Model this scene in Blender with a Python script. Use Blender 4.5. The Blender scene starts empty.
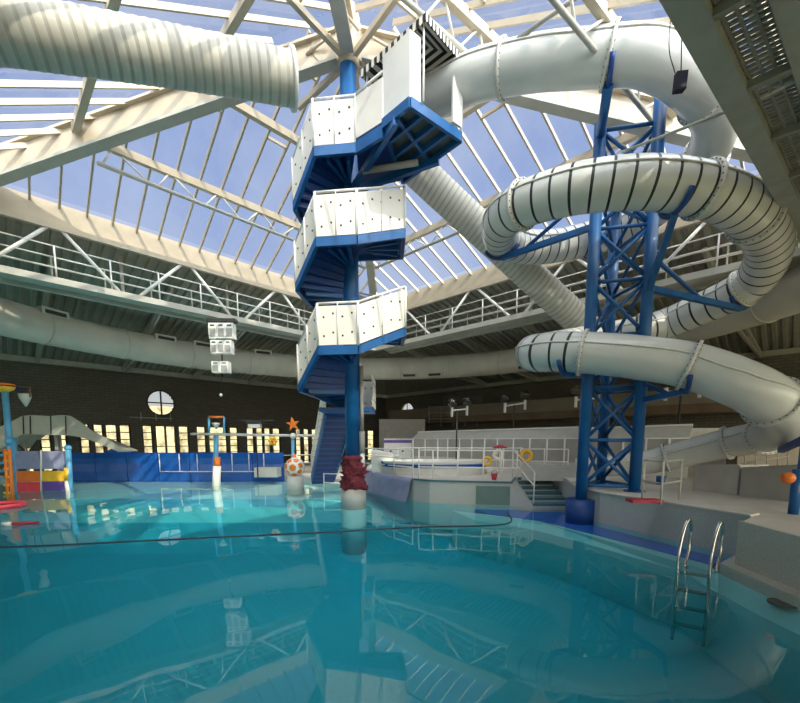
import bpy, bmesh, math, random
from mathutils import Vector as V, Matrix
random.seed(7)
C = bpy.context.scene.collection
sc = bpy.context.scene
R = math.radians
TH = R(6.6); FL = 400.0; CY = 486.4

# ---------------------------------------------------------------- camera + measuring helpers
cd = bpy.data.cameras.new('camera'); cam = bpy.data.objects.new('camera', cd); C.objects.link(cam)
cam.location = (0, 0, 2.0); cam.rotation_euler = (R(90) - TH, 0, 0)
cd.sensor_width = 36; cd.lens = 36 * FL / 800.0; cd.shift_y = (CY - 351.5) / 800.0; cd.clip_end = 400
sc.camera = cam

def ray(px, py):
    u = (px - 400) / FL; v = -(py - CY) / FL
    Y = math.cos(TH) + v * math.sin(TH); Z = -math.sin(TH) + v * math.cos(TH)
    return u / Y, Z / Y
def U(px, py, d):
    a, b = ray(px, py); return V((a * d, d, 2 + b * d))
def Uz(px, py, z):
    a, b = ray(px, py); d = (z - 2) / b; return V((a * d, d, z))

# ---------------------------------------------------------------- materials
def nodes(name):
    m = bpy.data.materials.new(name); m.use_nodes = True
    nt = m.node_tree; nt.nodes.clear()
    out = nt.nodes.new('ShaderNodeOutputMaterial')
    return m, nt, out
def mat(name, col, rough=.5, metal=0., var=.12, scale=3., bump=0., bscale=40., spec=.5):
    m, nt, out = nodes(name)
    b = nt.nodes.new('ShaderNodeBsdfPrincipled')
    b.inputs['Roughness'].default_value = rough; b.inputs['Metallic'].default_value = metal
    b.inputs['Specular IOR Level'].default_value = spec
    tc = nt.nodes.new('ShaderNodeTexCoord'); n = nt.nodes.new('ShaderNodeTexNoise')
    n.inputs['Scale'].default_value = scale; n.inputs['Detail'].default_value = 5
    nt.links.new(tc.outputs['Object'], n.inputs['Vector'])
    r = nt.nodes.new('ShaderNodeValToRGB')
    r.color_ramp.elements[0].position = .3; r.color_ramp.elements[1].position = .7
    r.color_ramp.elements[0].color = tuple(c * (1 - var) for c in col) + (1,)
    r.color_ramp.elements[1].color = tuple(min(1, c * (1 + var * .6)) for c in col) + (1,)
    nt.links.new(n.outputs['Fac'], r.inputs['Fac']); nt.links.new(r.outputs['Color'], b.inputs['Base Color'])
    if bump:
        n2 = nt.nodes.new('ShaderNodeTexNoise'); n2.inputs['Scale'].default_value = bscale
        nt.links.new(tc.outputs['Object'], n2.inputs['Vector'])
        bp = nt.nodes.new('ShaderNodeBump'); bp.inputs['Strength'].default_value = bump; bp.inputs['Distance'].default_value = .02
        nt.links.new(n2.outputs['Fac'], bp.inputs['Height']); nt.links.new(bp.outputs['Normal'], b.inputs['Normal'])
    nt.links.new(b.outputs[0], out.inputs[0])
    return m
def one_sided(nt, f, mx):     # the far side of a thin pane reflects nothing more
    ge = nt.nodes.new('ShaderNodeNewGeometry'); sb = nt.nodes.new('ShaderNodeMath'); sb.operation = 'SUBTRACT'; sb.inputs[0].default_value = 1
    mu = nt.nodes.new('ShaderNodeMath'); mu.operation = 'MULTIPLY'
    nt.links.new(ge.outputs['Backfacing'], sb.inputs[1]); nt.links.new(sb.outputs[0], mu.inputs[0]); nt.links.new(f.outputs[0], mu.inputs[1])
    nt.links.new(mu.outputs[0], mx.inputs[0])
def glass(name, tint, fac_ior=1.45, rough=.0):
    m, nt, out = nodes(name)
    t = nt.nodes.new('ShaderNodeBsdfTransparent'); t.inputs[0].default_value = tint + (1,)
    g = nt.nodes.new('ShaderNodeBsdfGlossy'); g.inputs['Roughness'].default_value = rough
    f = nt.nodes.new('ShaderNodeFresnel'); f.inputs[0].default_value = fac_ior
    mx = nt.nodes.new('ShaderNodeMixShader')
    one_sided(nt, f, mx); nt.links.new(t.outputs[0], mx.inputs[1]); nt.links.new(g.outputs[0], mx.inputs[2])
    nt.links.new(mx.outputs[0], out.inputs[0]); return m
def brick(name, c1, c2, mortar, sx=.45, sy=.15):
    m, nt, out = nodes(name)
    b = nt.nodes.new('ShaderNodeBsdfPrincipled'); b.inputs['Roughness'].default_value = .85
    tc = nt.nodes.new('ShaderNodeTexCoord'); k = nt.nodes.new('ShaderNodeTexBrick')
    sep = nt.nodes.new('ShaderNodeSeparateXYZ'); cb = nt.nodes.new('ShaderNodeCombineXYZ')
    mt = nt.nodes.new('ShaderNodeMath'); mt.operation = 'ADD'
    nt.links.new(tc.outputs['Object'], sep.inputs[0])
    nt.links.new(sep.outputs[0], cb.inputs[0]); nt.links.new(sep.outputs[2], cb.inputs[1])
    nt.links.new(cb.outputs[0], k.inputs['Vector'])
    k.inputs['Color1'].default_value = c1 + (1,); k.inputs['Color2'].default_value = c2 + (1,); k.inputs['Mortar'].default_value = mortar + (1,)
    k.inputs['Scale'].default_value = 1; k.inputs['Brick Width'].default_value = sx; k.inputs['Row Height'].default_value = sy
    k.inputs['Mortar Size'].default_value = .012
    nt.links.new(k.outputs['Color'], b.inputs['Base Color'])
    bp = nt.nodes.new('ShaderNodeBump'); bp.inputs['Strength'].default_value = .4; bp.inputs['Distance'].default_value = .01; bp.invert = True
    nt.links.new(k.outputs['Fac'], bp.inputs['Height']); nt.links.new(bp.outputs['Normal'], b.inputs['Normal'])
    nt.links.new(b.outputs[0], out.inputs[0]); return m

M = {}
M['cream'] = mat('cream painted steel', (.54, .465, .35), .45, var=.08)
M['creamd'] = mat('grey white painted steel', (.46, .45, .39), .5, var=.1)
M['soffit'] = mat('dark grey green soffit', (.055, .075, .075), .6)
M['seamgrey'] = mat('spiral seam grey', (.40, .39, .33), .6)
M['shadesteel'] = mat('grey green steel darkened for shade', (.27, .29, .26), .55)  # shade on the near right catwalk, put into its colour
M['pouch'] = mat('near black navy fabric', (.004, .005, .022), .8)
M['white'] = mat('white painted metal', (.78, .78, .74), .35, var=.05)
M['duct'] = mat('off white duct', (.56, .54, .46), .5, var=.12, scale=1.2)
M['tube'] = mat('glossy white fibreglass', (.59, .61, .58), .22, var=.06, scale=1.5)
M['flange'] = mat('dull white flange', (.60, .60, .55), .5, var=.15, scale=12)
M['black'] = mat('black sealing band', (.012, .012, .012), .5)
M['blue'] = mat('blue painted steel', (.008, .10, .30), .4, var=.15)
M['lblue'] = mat('pale blue painted steel', (.10, .36, .60), .4, var=.15)
M['navy'] = mat('dark blue steel', (.006, .05, .22), .5, var=.15)
M['panel'] = mat('white guard panel', (.80, .76, .68), .35, var=.04)
M['corr'] = mat('corrugated grey roof deck', (.31, .31, .26), .6, var=.12)
M['wall'] = brick('dark brick', (.115, .110, .088), (.092, .087, .07), (.05, .047, .04))
M['wallr'] = brick('brown brick', (.18, .155, .125), (.14, .125, .10), (.07, .065, .055))
M['band'] = mat('brown timber band', (.19, .13, .085), .7, var=.25, scale=1)
M['lband'] = mat('light brown concrete band', (.27, .23, .18), .8, var=.15, scale=1)
M['deck'] = mat('pale deck tiles', (.60, .56, .50), .6, var=.1, scale=2, bump=.1)
M['basinwall'] = mat('pebble grey pool wall', (.46, .48, .45), .7, var=.25, scale=60, bump=.2)
M['basin2'] = mat('sandy grey pool wall', (.52, .52, .45), .7, var=.2, scale=50, bump=.2)
M['pool'] = mat('turquoise pool tiles', (.07, .44, .53), .6, var=.06, scale=.5)
M['poolshelf'] = mat('pale turquoise pool tiles', (.80, .90, .86), .6, var=.06, scale=.5)
M['liner'] = mat('turquoise lining tiles', (.22, .58, .62), .6, var=.06, scale=.5)
M['poolmid'] = mat('light turquoise pool tiles', (.34, .70, .72), .6, var=.06, scale=.5)
M['nicheshade'] = mat('green grey recess shade', (.12, .20, .17), .6)
M['shelfblue'] = mat('blue ledge tiles', (.015, .12, .55), .5, var=.12, scale=5)
M['treadb'] = mat('blue green tread tiles', (.05, .16, .20), .6, var=.2, scale=10)
M['steel'] = mat('polished stainless steel', (.62, .60, .56), .18, 1.0, var=.08)
M['grey'] = mat('grey panel', (.36, .35, .32), .6, var=.1)
M['lgrey'] = mat('light grey panel', (.55, .54, .50), .6, var=.08)
M['dark'] = mat('dark metal', (.03, .028, .025), .6)
M['red'] = mat('red vinyl', (.42, .02, .04), .5, var=.2)
M['redfab'] = mat('dark red fabric', (.16, .02, .035), .8, var=.6, scale=14, bump=.6, bscale=12)
M['orange'] = mat('orange plastic', (.85, .20, .02), .4, var=.15)
M['yellow'] = mat('yellow plastic', (.85, .50, .03), .4, var=.12)
M['pink'] = mat('coral red plastic', (.80, .06, .08), .4, var=.1)
M['purple'] = mat('purple plastic', (.12, .06, .32), .4, var=.1)
M['lilac'] = mat('lilac blue plastic', (.28, .30, .46), .35, var=.15)
M['cobalt'] = mat('cobalt blue panel', (.01, .10, .42), .18, var=.12, scale=1)
M['slidegrey'] = mat('grey green fibreglass', (.42, .43, .37), .4, var=.12)
M['sand'] = mat('sunlit render', (.42, .38, .27), .9, var=.8, scale=1.1)
M['grass'] = mat('outside ground', (.20, .22, .12), .9, var=.3)
M['rope'] = mat('dark lane rope', (.02, .03, .04), .6)
M['glass'] = glass('roof glass', (.90, .93, .97), 1.3)
M['wglass'] = glass('window glass', (.95, .93, .85), 1.3)
M['globe'] = glass('smoked lamp globe', (.62, .62, .60), 1.8, .25)
M['mesh'] = mat('steel grating', (.20, .21, .18), .6)

# ---------------------------------------------------------------- mesh builder
class MB:
    def __init__(s): s.v = []; s.f = []; s.m = []; s.sm = []
    def add(s, vs, fs, mi=0, smooth=False):
        o = len(s.v); s.v += [tuple(x) for x in vs]
        for f in fs: s.f.append(tuple(o + i for i in f)); s.m.append(mi); s.sm.append(smooth)
        return s
    def hexa(s, p, mi=0):   # 8 points: bottom 4 ccw, top 4 ccw
        return s.add(p, [(3,2,1,0),(4,5,6,7),(0,1,5,4),(1,2,6,5),(2,3,7,6),(3,0,4,7)], mi)
    def box(s, c, d, rz=0., mi=0):
        c = V(c); q = Matrix.Rotation(rz, 3, 'Z'); x, y, z = d[0]/2, d[1]/2, d[2]/2
        return s.hexa([c + q @ V(t) for t in ((-x,-y,-z),(x,-y,-z),(x,y,-z),(-x,y,-z),(-x,-y,z),(x,-y,z),(x,y,z),(-x,y,z))], mi)
    def beam(s, a, b, w, h, mi=0, up=(0,0,1)):   # centred on the line a-b
        a = V(a); b = V(b); d = (b - a).normalized(); up = V(up)
        sd = d.cross(up)
        if sd.length < 1e-3: sd = d.cross(V((0,1,0)))
        sd.normalize(); u = sd.cross(d).normalized()
        sd *= w/2; u *= h/2
        return s.hexa([a-sd-u, b-sd-u, b+sd-u, a+sd-u, a-sd+u, b-sd+u, b+sd+u, a+sd+u], mi)
    def tube(s, pts, r, seg=12, mi=0, cap=True, mats=None, radii=None):
        pts = [V(p) for p in pts]; n = len(pts); rings = []
        t0 = (pts[1]-pts[0]).normalized()
        up = V((0,0,1)) if abs(t0.z) < .9 else V((0,1,0))
        nrm = (up - t0 * up.dot(t0)).normalized()
        for i, p in enumerate(pts):
            t = ((pts[i+1] if i < n-1 else p) - (pts[i-1] if i else p)).normalized()
            nrm = (nrm - t * nrm.dot(t)).normalized(); bn = t.cross(nrm)
            rr = radii[i] if radii else r
            rings.append([p + (nrm*math.cos(2*math.pi*k/seg) + bn*math.sin(2*math.pi*k/seg))*rr for k in range(seg)])
        o = len(s.v)
        for rg in rings: s.v += [tuple(x) for x in rg]
        for i in range(n-1):
            mm = mats[i] if mats else mi
            for k in range(seg):
                k2 = (k+1) % seg
                s.f.append((o+i*seg+k, o+i*seg+k2, o+(i+1)*seg+k2, o+(i+1)*seg+k)); s.m.append(mm); s.sm.append(True)
        if cap:
            s.f.append(tuple(o+k for k in reversed(range(seg)))); s.m.append(mi); s.sm.append(False)
            s.f.append(tuple(o+(n-1)*seg+k for k in range(seg))); s.m.append(mi); s.sm.append(False)
        return s
    def rod(s, a, b, r, seg=8, mi=0): return s.tube([a, b], r, seg, mi)
    def lathe(s, prof, c, seg=24, mi=0, axis=None):   # prof [(r,z)]
        c = V(c); o = len(s.v); n = len(prof)
        q = V((0,0,1)).rotation_difference(V(axis).normalized()).to_matrix() if axis else Matrix.Identity(3)
        for r, z in prof:
            for k in range(seg):
                a = 2*math.pi*k/seg; s.v.append(tuple(c + q @ V((r*math.cos(a), r*math.sin(a), z))))
        for i in range(n-1):
            for k in range(seg):
                k2 = (k+1) % seg
                s.f.append((o+i*seg+k, o+i*seg+k2, o+(i+1)*seg+k2, o+(i+1)*seg+k)); s.m.append(mi); s.sm.append(True)
        s.f.append(tuple(o+k for k in reversed(range(seg)))); s.m.append(mi); s.sm.append(False)
        s.f.append(tuple(o+(n-1)*seg+k for k in range(seg))); s.m.append(mi); s.sm.append(False)
        return s
    def ball(s, c, r, mi=0, n=10, sq=1.):
        return s.lathe([(max(.002, r*math.sin(math.pi*i/n)), -r*sq*math.cos(math.pi*i/n)) for i in range(n+1)], c, 18, mi)
    def prism(s, poly, z0, z1, mi=0, mtop=None):
        n = len(poly); o = len(s.v)
        a = sum(poly[i][0]*poly[(i+1)%n][1] - poly[(i+1)%n][0]*poly[i][1] for i in range(n))
        if a < 0: poly = poly[::-1]
        zz = z0 if isinstance(z0, (list, tuple)) else [z0]*n
        zt = z1 if isinstance(z1, (list, tuple)) else [z1]*n
        s.v += [(p[0], p[1], zz[i]) for i, p in enumerate(poly)] + [(p[0], p[1], zt[i]) for i, p in enumerate(poly)]
        s.f.append(tuple(o+i for i in reversed(range(n)))); s.m.append(mi); s.sm.append(False)
        s.f.append(tuple(o+n+i for i in range(n))); s.m.append(mi if mtop is None else mtop); s.sm.append(False)
        for i in range(n):
            j = (i+1) % n; s.f.append((o+i, o+j, o+n+j, o+n+i)); s.m.append(mi); s.sm.append(False)
        return s
    def slab(s, poly3, thick, mi=0):   # planar polygon thickened along its normal
        p = [V(x) for x in poly3]; n = len(p)
        nr = (p[1]-p[0]).cross(p[2]-p[0]).normalized()*thick/2
        o = len(s.v); s.v += [tuple(x-nr) for x in p] + [tuple(x+nr) for x in p]
        s.f.append(tuple(o+i for i in reversed(range(n)))); s.f.append(tuple(o+n+i for i in range(n)))
        s.m += [mi, mi]; s.sm += [False, False]
        for i in range(n):
            j = (i+1) % n; s.f.append((o+i, o+j, o+n+j, o+n+i)); s.m.append(mi); s.sm.append(False)
        return s
    def build(s, name, mats, parent=None, label=None):
        me = bpy.data.meshes.new(name)
        off = V((0,0,0))
        if parent is not None:
            p = parent
            while p is not None: off += V(p.location); p = p.parent
        if parent is None:   # origin at the base centre of the mesh
            xs = [v[0] for v in s.v]; ys = [v[1] for v in s.v]; zs = [v[2] for v in s.v]
            off = V(((min(xs)+max(xs))/2, (min(ys)+max(ys))/2, min(zs)))
        me.from_pydata([tuple(V(v)-off) for v in s.v], [], s.f)
        if not isinstance(mats, (list, tuple)): mats = [mats]
        for m in mats: me.materials.append(M[m] if isinstance(m, str) else m)
        me.polygons.foreach_set('material_index', s.m); me.polygons.foreach_set('use_smooth', s.sm); me.update()
        o = bpy.data.objects.new(name, me); C.objects.link(o)
        if parent is not None: o.parent = parent
        else: o.location = off
        if label: o['label'] = label
        return o
def thing(name, label, cat, loc, group=None):
    o = bpy.data.objects.new(name, None); C.objects.link(o); o.location = V(loc); o.empty_display_size = .2
    o['label'] = label; o['category'] = cat
    if group: o['group'] = group
    return o
def tag(o, label, cat, group=None):
    o['label'] = label; o['category'] = cat
    if group: o['group'] = group
    return o
def struct(o, label=None):
    o['kind'] = 'structure'
    if label: o['label'] = label
    return o
def spline(pts, n):   # Catmull-Rom
    pts = [V(p) for p in pts]; out = []
    P = [pts[0]*2-pts[1]] + pts + [pts[-1]*2-pts[-2]]
    for i in range(1, len(P)-2):
        for k in range(n):
            t = k/n; a, b, c, d = P[i-1], P[i], P[i+1], P[i+2]
            out.append(.5*((2*b)+(c-a)*t+(2*a-5*b+4*c-d)*t*t+(3*b-a-3*c+d)*t**3))
    out.append(pts[-1]); return out
def resample(pts, step):
    out = [pts[0]]; acc = 0
    for a, b in zip(pts, pts[1:]):
        L = (b-a).length
        while acc + L >= step:
            t = (step-acc)/L; a = a.lerp(b, t); out.append(a); L = (b-a).length; acc = 0
        acc += L
    return out

# ================================================================ THE HALL
CX, CYY = -1.35, 11.8
HD, HO = 10.6, 27.2           # half diagonals of the skylight and of the hall
ZC, ZF, ZH, ZW = 8.5, 9.15, 12.8, 6.15
def sq(h): return {'L': V((CX-h, CYY, 0)), 'F': V((CX, CYY+h, 0)), 'R': V((CX+h, CYY, 0)), 'N': V((CX, CYY-h, 0))}
S = sq(HD); S['R'] = V((10.7, 11.0, 0)); S['N'] = V((-1.35, 1.55, 0)); O = sq(HO)
HUB = V((CX, CYY, ZH))
def at(p, z): return V((p.x, p.y, z))

# ---- corrugated outer ceiling (four slopes)
def corr(k0, k1, name):
    a0, a1 = S[k0], S[k1]; b0, b1 = O[k0], O[k1]
    e = (b1-b0).normalized(); nrm = V((e.y, -e.x, 0))
    mid = (b0+b1)/2
    if nrm.dot(mid - V((CX, CYY, 0))) < 0: nrm = -nrm
    r0 = HD/math.sqrt(2); r1 = HO/math.sqrt(2); mb = MB()
    cc = V((CX, CYY, 0)); s = -r1; prof = []; pitch = .34
    q0, q1 = ((a0-cc).dot(e), (a0-cc).dot(nrm)), ((a1-cc).dot(e), (a1-cc).dot(nrm))
    while s < r1:
        prof += [(s, 0), (s+.13, 0), (s+.17, .09), (s+.30, .09)]; s += pitch
    def zz(r): return ZF - .5 + (ZW - (ZF-.5)) * (r-r0)/(r1-r0)
    vs = []
    for s_, h in prof:
        rin = q0[1]+(q1[1]-q0[1])*(s_-q0[0])/(q1[0]-q0[0])+.2
        ra = max(rin, abs(s_)); ra = min(ra, r1)
        for r in (ra, r1): vs.append(cc + nrm*r + e*s_ + V((0,0,zz(r)+h)))
    fs = [(2*i, 2*i+1, 2*i+3, 2*i+2) for i in range(len(prof)-1)]
    mb.add(vs, fs)
    return struct(mb.build(name, 'corr'))
corr('L', 'F', 'ceiling_left'); corr('F', 'R', 'ceiling_right'); corr('R', 'N', 'ceiling_near_right'); corr('N', 'L', 'ceiling_near_left')

# ---- walls. local frame: x along the wall
def wall_frame(k0, k1):
    a, b = O[k0], O[k1]; e = (b-a).normalized(); L = (b-a).length
    n = V((-e.y, e.x, 0))
    if n.dot(V((CX, CYY, 0))-a) < 0: n = -n
    return a, e, n, L
def wall_obj(name, a, e, n, pieces, m, zb=-.2):   # pieces: (s0,s1,z0,z1); wall thickness goes outwards
    mb = MB()
    for s0, s1, z0, z1 in pieces: mb.box(((s0+s1)/2, -.15, (z0+z1)/2), (s1-s0, .3, z1-z0))
    me = bpy.data.meshes.new(name); me.from_pydata(mb.v, [], mb.f); me.materials.append(M[m])
    o = bpy.data.objects.new(name, me); C.objects.link(o)
    o.location = a; sgn = 1 if e.cross(n).z > 0 else -1
    mt = Matrix.Identity(4)
    for i in range(3): mt[i][0] = e[i]; mt[i][1] = n[i]; mt[i][2] = (0,0,1)[i]; mt[i][3] = a[i]
    o.matrix_world = mt
    return struct(o)
# left back wall: runs from far corner F to left corner L
aL, eL, nL, LL = wall_frame('F', 'L')
def sL(px):      # where the ray through image column px meets the left back wall
    a, _ = ray(px, 445); d = V((a, 1, 0))
    # a*t = aL + s*eL
    det = d.x*(-eL.y) + eL.x*d.y
    t = (aL.x*(-eL.y) + eL.x*aL.y)/det
    return (d*t - aL).dot(eL)
ZT = 2.92; ZFL = .3
wins = [(368,375),(312,318),(304,310),(296,302),(273,281),(264.5,271.5),(256,264),(247,255),(230,239),(209,228),(197,207),(179,190),(156,177),(143,154),(120,132),(106,119),(94,105),(80,91),(60,68),(40,52),(25,33),(4,16)]
ops = sorted([(min(sL(a), sL(b)), max(sL(a), sL(b)), a) for a, b in wins])
pieces = []; s = 0
for s0, s1, _ in ops: pieces.append((s, s0, -.2, ZT)); s = s1
pieces.append((s, LL, -.2, ZT))
# round window hole handled by building the wall above in strips round a circle
sr = sL(164); zr = U(164, 403, 1)[2]; dl = (aL + eL*sr).y; zr = 2 + (zr-2)*dl; rr = 12/400*dl*1.0
hw = sL(406) if False else None
def wall_top(s0, s1, z0, z1, holes):
    mb = []
    cuts = sorted({s0, s1} | {x for c, z, r, half in holes for x in [c - r + 2*r*k/14 for k in range(15)]})
    for a, b in zip(cuts, cuts[1:]):
        m_ = (a+b)/2; done = False
        for c, z, r, half in holes:
            if abs(m_-c) < r:
                h = math.sqrt(r*r-(m_-c)**2)
                mb.append((a, b, z0, z if half else z-h)); mb.append((a, b, z+h, z1)); done = True
        if not done: mb.append((a, b, z0, z1))
    return mb
pieces += wall_top(0, LL, ZT, ZW+.35, [(sr, zr, rr, False)])
wall_obj('wall_left', aL, eL, nL, pieces, 'wall')
aR, eR, nR, LR = wall_frame('F', 'R')
def sR(px):
    a, _ = ray(px, 445); d = V((a, 1, 0)); det = d.x*(-eR.y) + eR.x*d.y
    t = (aR.x*(-eR.y) + eR.x*aR.y)/det
    return (d*t - aR).dot(eR)
sh = sR(407); dh = (aR+eR*sh).y; zh = 2 + (U(406, 412, 1)[2]-2)*dh; rh = 9.0/400*dh
wall_obj('wall_right', aR, eR, nR, wall_top(0, LR, -.2, ZW+.35, [(sh, zh, rh, True)]), 'wallr')
# near walls: unseen tall windows, added to let daylight in from behind the camera
def near_wall(k0, k1, name, wi):
    a, e, n, L = wall_frame(k0, k1); ps = [(0, L, -.2, .9), (0, L, 5.4, ZW+.35)]; s = 0; k = 0
    while s < L:
        ps.append((s, min(s+.5, L), .9, 5.4)); s += 3.6
    wall_obj(name, a, e, n, ps, 'lgrey')
    mb = MB(); mb.slab([at(a-n*.15, .9), at(a+e*L-n*.15, .9), at(a+e*L-n*.15, 5.4), at(a-n*.15, 5.4)], .02)
    struct(mb.build('window_%d' % wi, 'wglass'))
near_wall('R', 'N', 'wall_near_right', 101); near_wall('N', 'L', 'wall_near_left', 102)

# windows and doors in the left back wall
def wp(s_, off, z): p = aL + eL*s_ + nL*off; return V((p.x, p.y, z))
for i, (s0, s1, px) in enumerate(ops):
    isdoor = px == 156
    nm = 'door_1' if isdoor else 'window_%d' % (i+1)
    fr = MB(); t = .07
    for sx in (s0+t/2, s1-t/2): fr.beam(wp(sx, -.12, ZFL), wp(sx, -.12, ZT), t, .09, up=eL)
    rows = 6
    for k in range(rows+1):
        z = ZFL+t/2 + (ZT-ZFL-t)*k/rows
        if isdoor and k in (1, 2, 4, 5): continue
        fr.beam(wp(s0, -.12, z), wp(s1, -.12, z), .05, .055)
    if isdoor or (s1-s0) > 1.3:
        fr.beam(wp((s0+s1)/2, -.12, ZFL), wp((s0+s1)/2, -.12, ZT), .14, .09, up=eL)
    o = struct(fr.build(nm, 'dark'), 'glazed back wall opening showing the sunny yard')
    g = MB().slab([wp(s0, -.14, ZFL), wp(s1, -.14, ZFL), wp(s1, -.14, ZT), wp(s0, -.14, ZT)], .012).build('pane', 'wglass', o)
# round window
def disc_window(idx, a, e, n, s_, z, r, half):
    def q(ds, dz, off): p = a + e*(s_+ds) + n*off; return V((p.x, p.y, z+dz))
    th0, th1 = (0, math.pi) if half else (0, 2*math.pi)
    ring = [q(r*math.cos(th0+(th1-th0)*k/28), r*math.sin(th0+(th1-th0)*k/28), -.02) for k in range(29)]
    fr = MB().tube(ring, .05, 6)
    fr.beam(q(0, 0 if half else -r, -.02), q(0, r, -.02), .07, .07)
    if half: fr.beam(q(-r, 0, -.02), q(r, 0, -.02), .07, .07)
    else: fr.beam(q(-r, 0, -.02), q(r, 0, -.02), .07, .07)
    o = struct(fr.build('window_%d' % idx, 'dark'), 'half round window high in the back wall' if half else 'round window split by a dark cross bar')
    MB().slab([q(r*math.cos(th0+(th1-th0)*k/28), r*math.sin(th0+(th1-th0)*k/28), -.06) for k in range(28 if not half else 29)], .012).build('pane', 'wglass', o)
disc_window(30, aL, eL, nL, sr, zr, rr, False); disc_window(31, aR, eR, nR, sh, zh, rh, True)

# outside: sunlit yard, low walls the windows look out on
struct(MB().box((0, 12, -1.9), (220, 220, .2)).build('floor_outside', 'grass'))
def bar_along(a, e, n, s0, s1, off0, off1, z0, z1, mb=None, mi=0):
    mb = mb or MB()
    p = [a+e*s0+n*off0, a+e*s1+n*off0, a+e*s1+n*off1, a+e*s0+n*off1]
    return mb.prism([(q.x, q.y) for q in p], z0, z1, mi)
struct(bar_along(aL, eL, nL, -26, LL+10, -19, -20, -1.9, 5.5).build('wall_yard', 'sand'), 'sunlit yard wall beyond the windows')

# wall head beams
def trim(idx, a, e, n, L, m='creamd'):
    mb = MB(); bar_along(a, e, n, 0, L, 0, .35, ZW-.18, ZW+.08, mb)
    return struct(mb.build('trim_%d' % idx, m))
trim(1, aL, eL, nL, LL); trim(2, aR, eR, nR, LR)

# ---- skylight: glass faces, bars, curb
faces = [('L','F'), ('F','R'), ('R','N'), ('N','L')]
for i, (k0, k1) in enumerate(faces):
    A = at(S[k0], ZF+.05); B = at(S[k1], ZF+.05)
    up = V((0,0,.16))
    g = struct(MB().slab([A+up, B+up, HUB+V((0,0,.5))], .02).build('window_%d' % (40+i), 'glass'), 'glazed slope of the pyramid skylight')
    e = (B-A).normalized(); L = (B-A).length; mid = (A+B)/2; w = HUB+V((0,0,.34))-mid
    bars = MB(); n = 22
    for k in range(1, n):
        s_ = L*k/n; f = 1-abs(s_-L/2)/(L/2)
        p = A+e*s_; bars.beam(p - w*.02, p+w*f*.985, .055, .12, up=w.cross(e))
    # short cross bars of the opening vents
    for k in range(1, n-1, 3):
        for h in (.56, .80):
            s_ = L*k/n; f = 1-abs(s_+L/n/2-L/2)/(L/2)
            if f > h+.04: bars.beam(A+e*s_+w*h, A+e*(s_+L/n)+w*h, .06, .08)
    bars.build('glazing_bars', 'cream', g)
    cb = MB(); out = (at(mid, 0)-V((CX,CYY,0))).normalized()
    cb.beam(A+out*.12+V((0,0,-.26)), B+out*.12+V((0,0,-.26)), .12, .62)
    struct(cb.build('trim_%d' % (10+i), 'cream'))
# hip beams and hub
for k, dsc in (('L','left'), ('F','far'), ('R','right'), ('N','near')):
    P = at(S[k], ZF-.35); d = (P-HUB)
    h = thing('hip_beam', 'deep cream hip beam running down from the column head to the %s corner of the skylight' % dsc, 'beam', HUB+V((0,0,-.45)))
    a = HUB+d*.03+V((0,0,-.42)); b = P+V((0,0,.28))
    MB().beam(a, b, .10, .62).build('web', 'cream', h)
    f = MB(); f.beam(a+V((0,0,-.34)), b+V((0,0,-.34)), .34, .07); f.build('lower_flange', 'creamd', h)
    f = MB(); f.beam(a+V((0,0,.34)), b+V((0,0,.34)), .34, .06); f.build('upper_flange', 'cream', h)
    q = MB()
    for sd in (-.09, .09):
        off = d.cross(V((0,0,1))).normalized()*sd
        q.rod(a+d*.01+off*3.2+V((0,0,.1)), a+d*.075+off*.6+V((0,0,.1)), .035)
    q.build('tie_rod', 'cream', h)
# purlin trusses
tt = 0
for i, (k0, k1) in enumerate(faces):
    side = ['far left', 'far right', 'near right', 'near left'][i]
    for j, t in enumerate((.30, .62)):
        A = at(S[k0], ZF-.05).lerp(HUB+V((0,0,.12)), t); B = at(S[k1], ZF-.05).lerp(HUB+V((0,0,.12)), t)
        A, B = A.lerp(B, .012), B.lerp(A, .012)
        t_ = thing('purlin_truss', '%s cream purlin truss across the %s glass slope' % (['lower', 'upper'][j], side), 'roof truss', (A+B)/2)
        MB().beam(A, B, .16, .22).build('top_chord', 'cream', t_)
        inw = (V((CX, CYY, 0))-at((A+B)/2, 0)).normalized()
        dn = V((0,0,-.62))+inw*.10
        a2, b2 = A.lerp(B, .03)+dn, B.lerp(A, .03)+dn
        if j == 0 and i in (0, 1) or i in (2,):
            MB().rod(a2, b2, .055, 8).build('bottom_chord', 'creamd', t_)
            wb = MB(); n = 7 if j == 0 else 5
            for k in range(n):
                p = a2.lerp(b2, (k+.08)/n); q = A.lerp(B, (k+.5)/n)
                wb.rod(p, q, .028, 6); wb.rod(q, a2.lerp(b2, (k+.92)/n), .028, 6)
            wb.build('web_bars', 'white', t_)
# hub struts
for ang, z1_, dsc in ((232, 12.0, 'near left'), (310, 12.0, 'near right'), (140, 11.9, 'far left'), (40, 11.9, 'far right')):
    a = V((CX, CYY, 11.95)); d = V((math.cos(R(ang)), math.sin(R(ang)), 0))
    tag(MB().beam(a+d*.2, V((CX, CYY, z1_))+d*2.2, .12, .14).build('roof_strut', 'cream'),
        'cream strut rising from the column head towards the %s roof slope' % dsc, 'strut')

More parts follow.
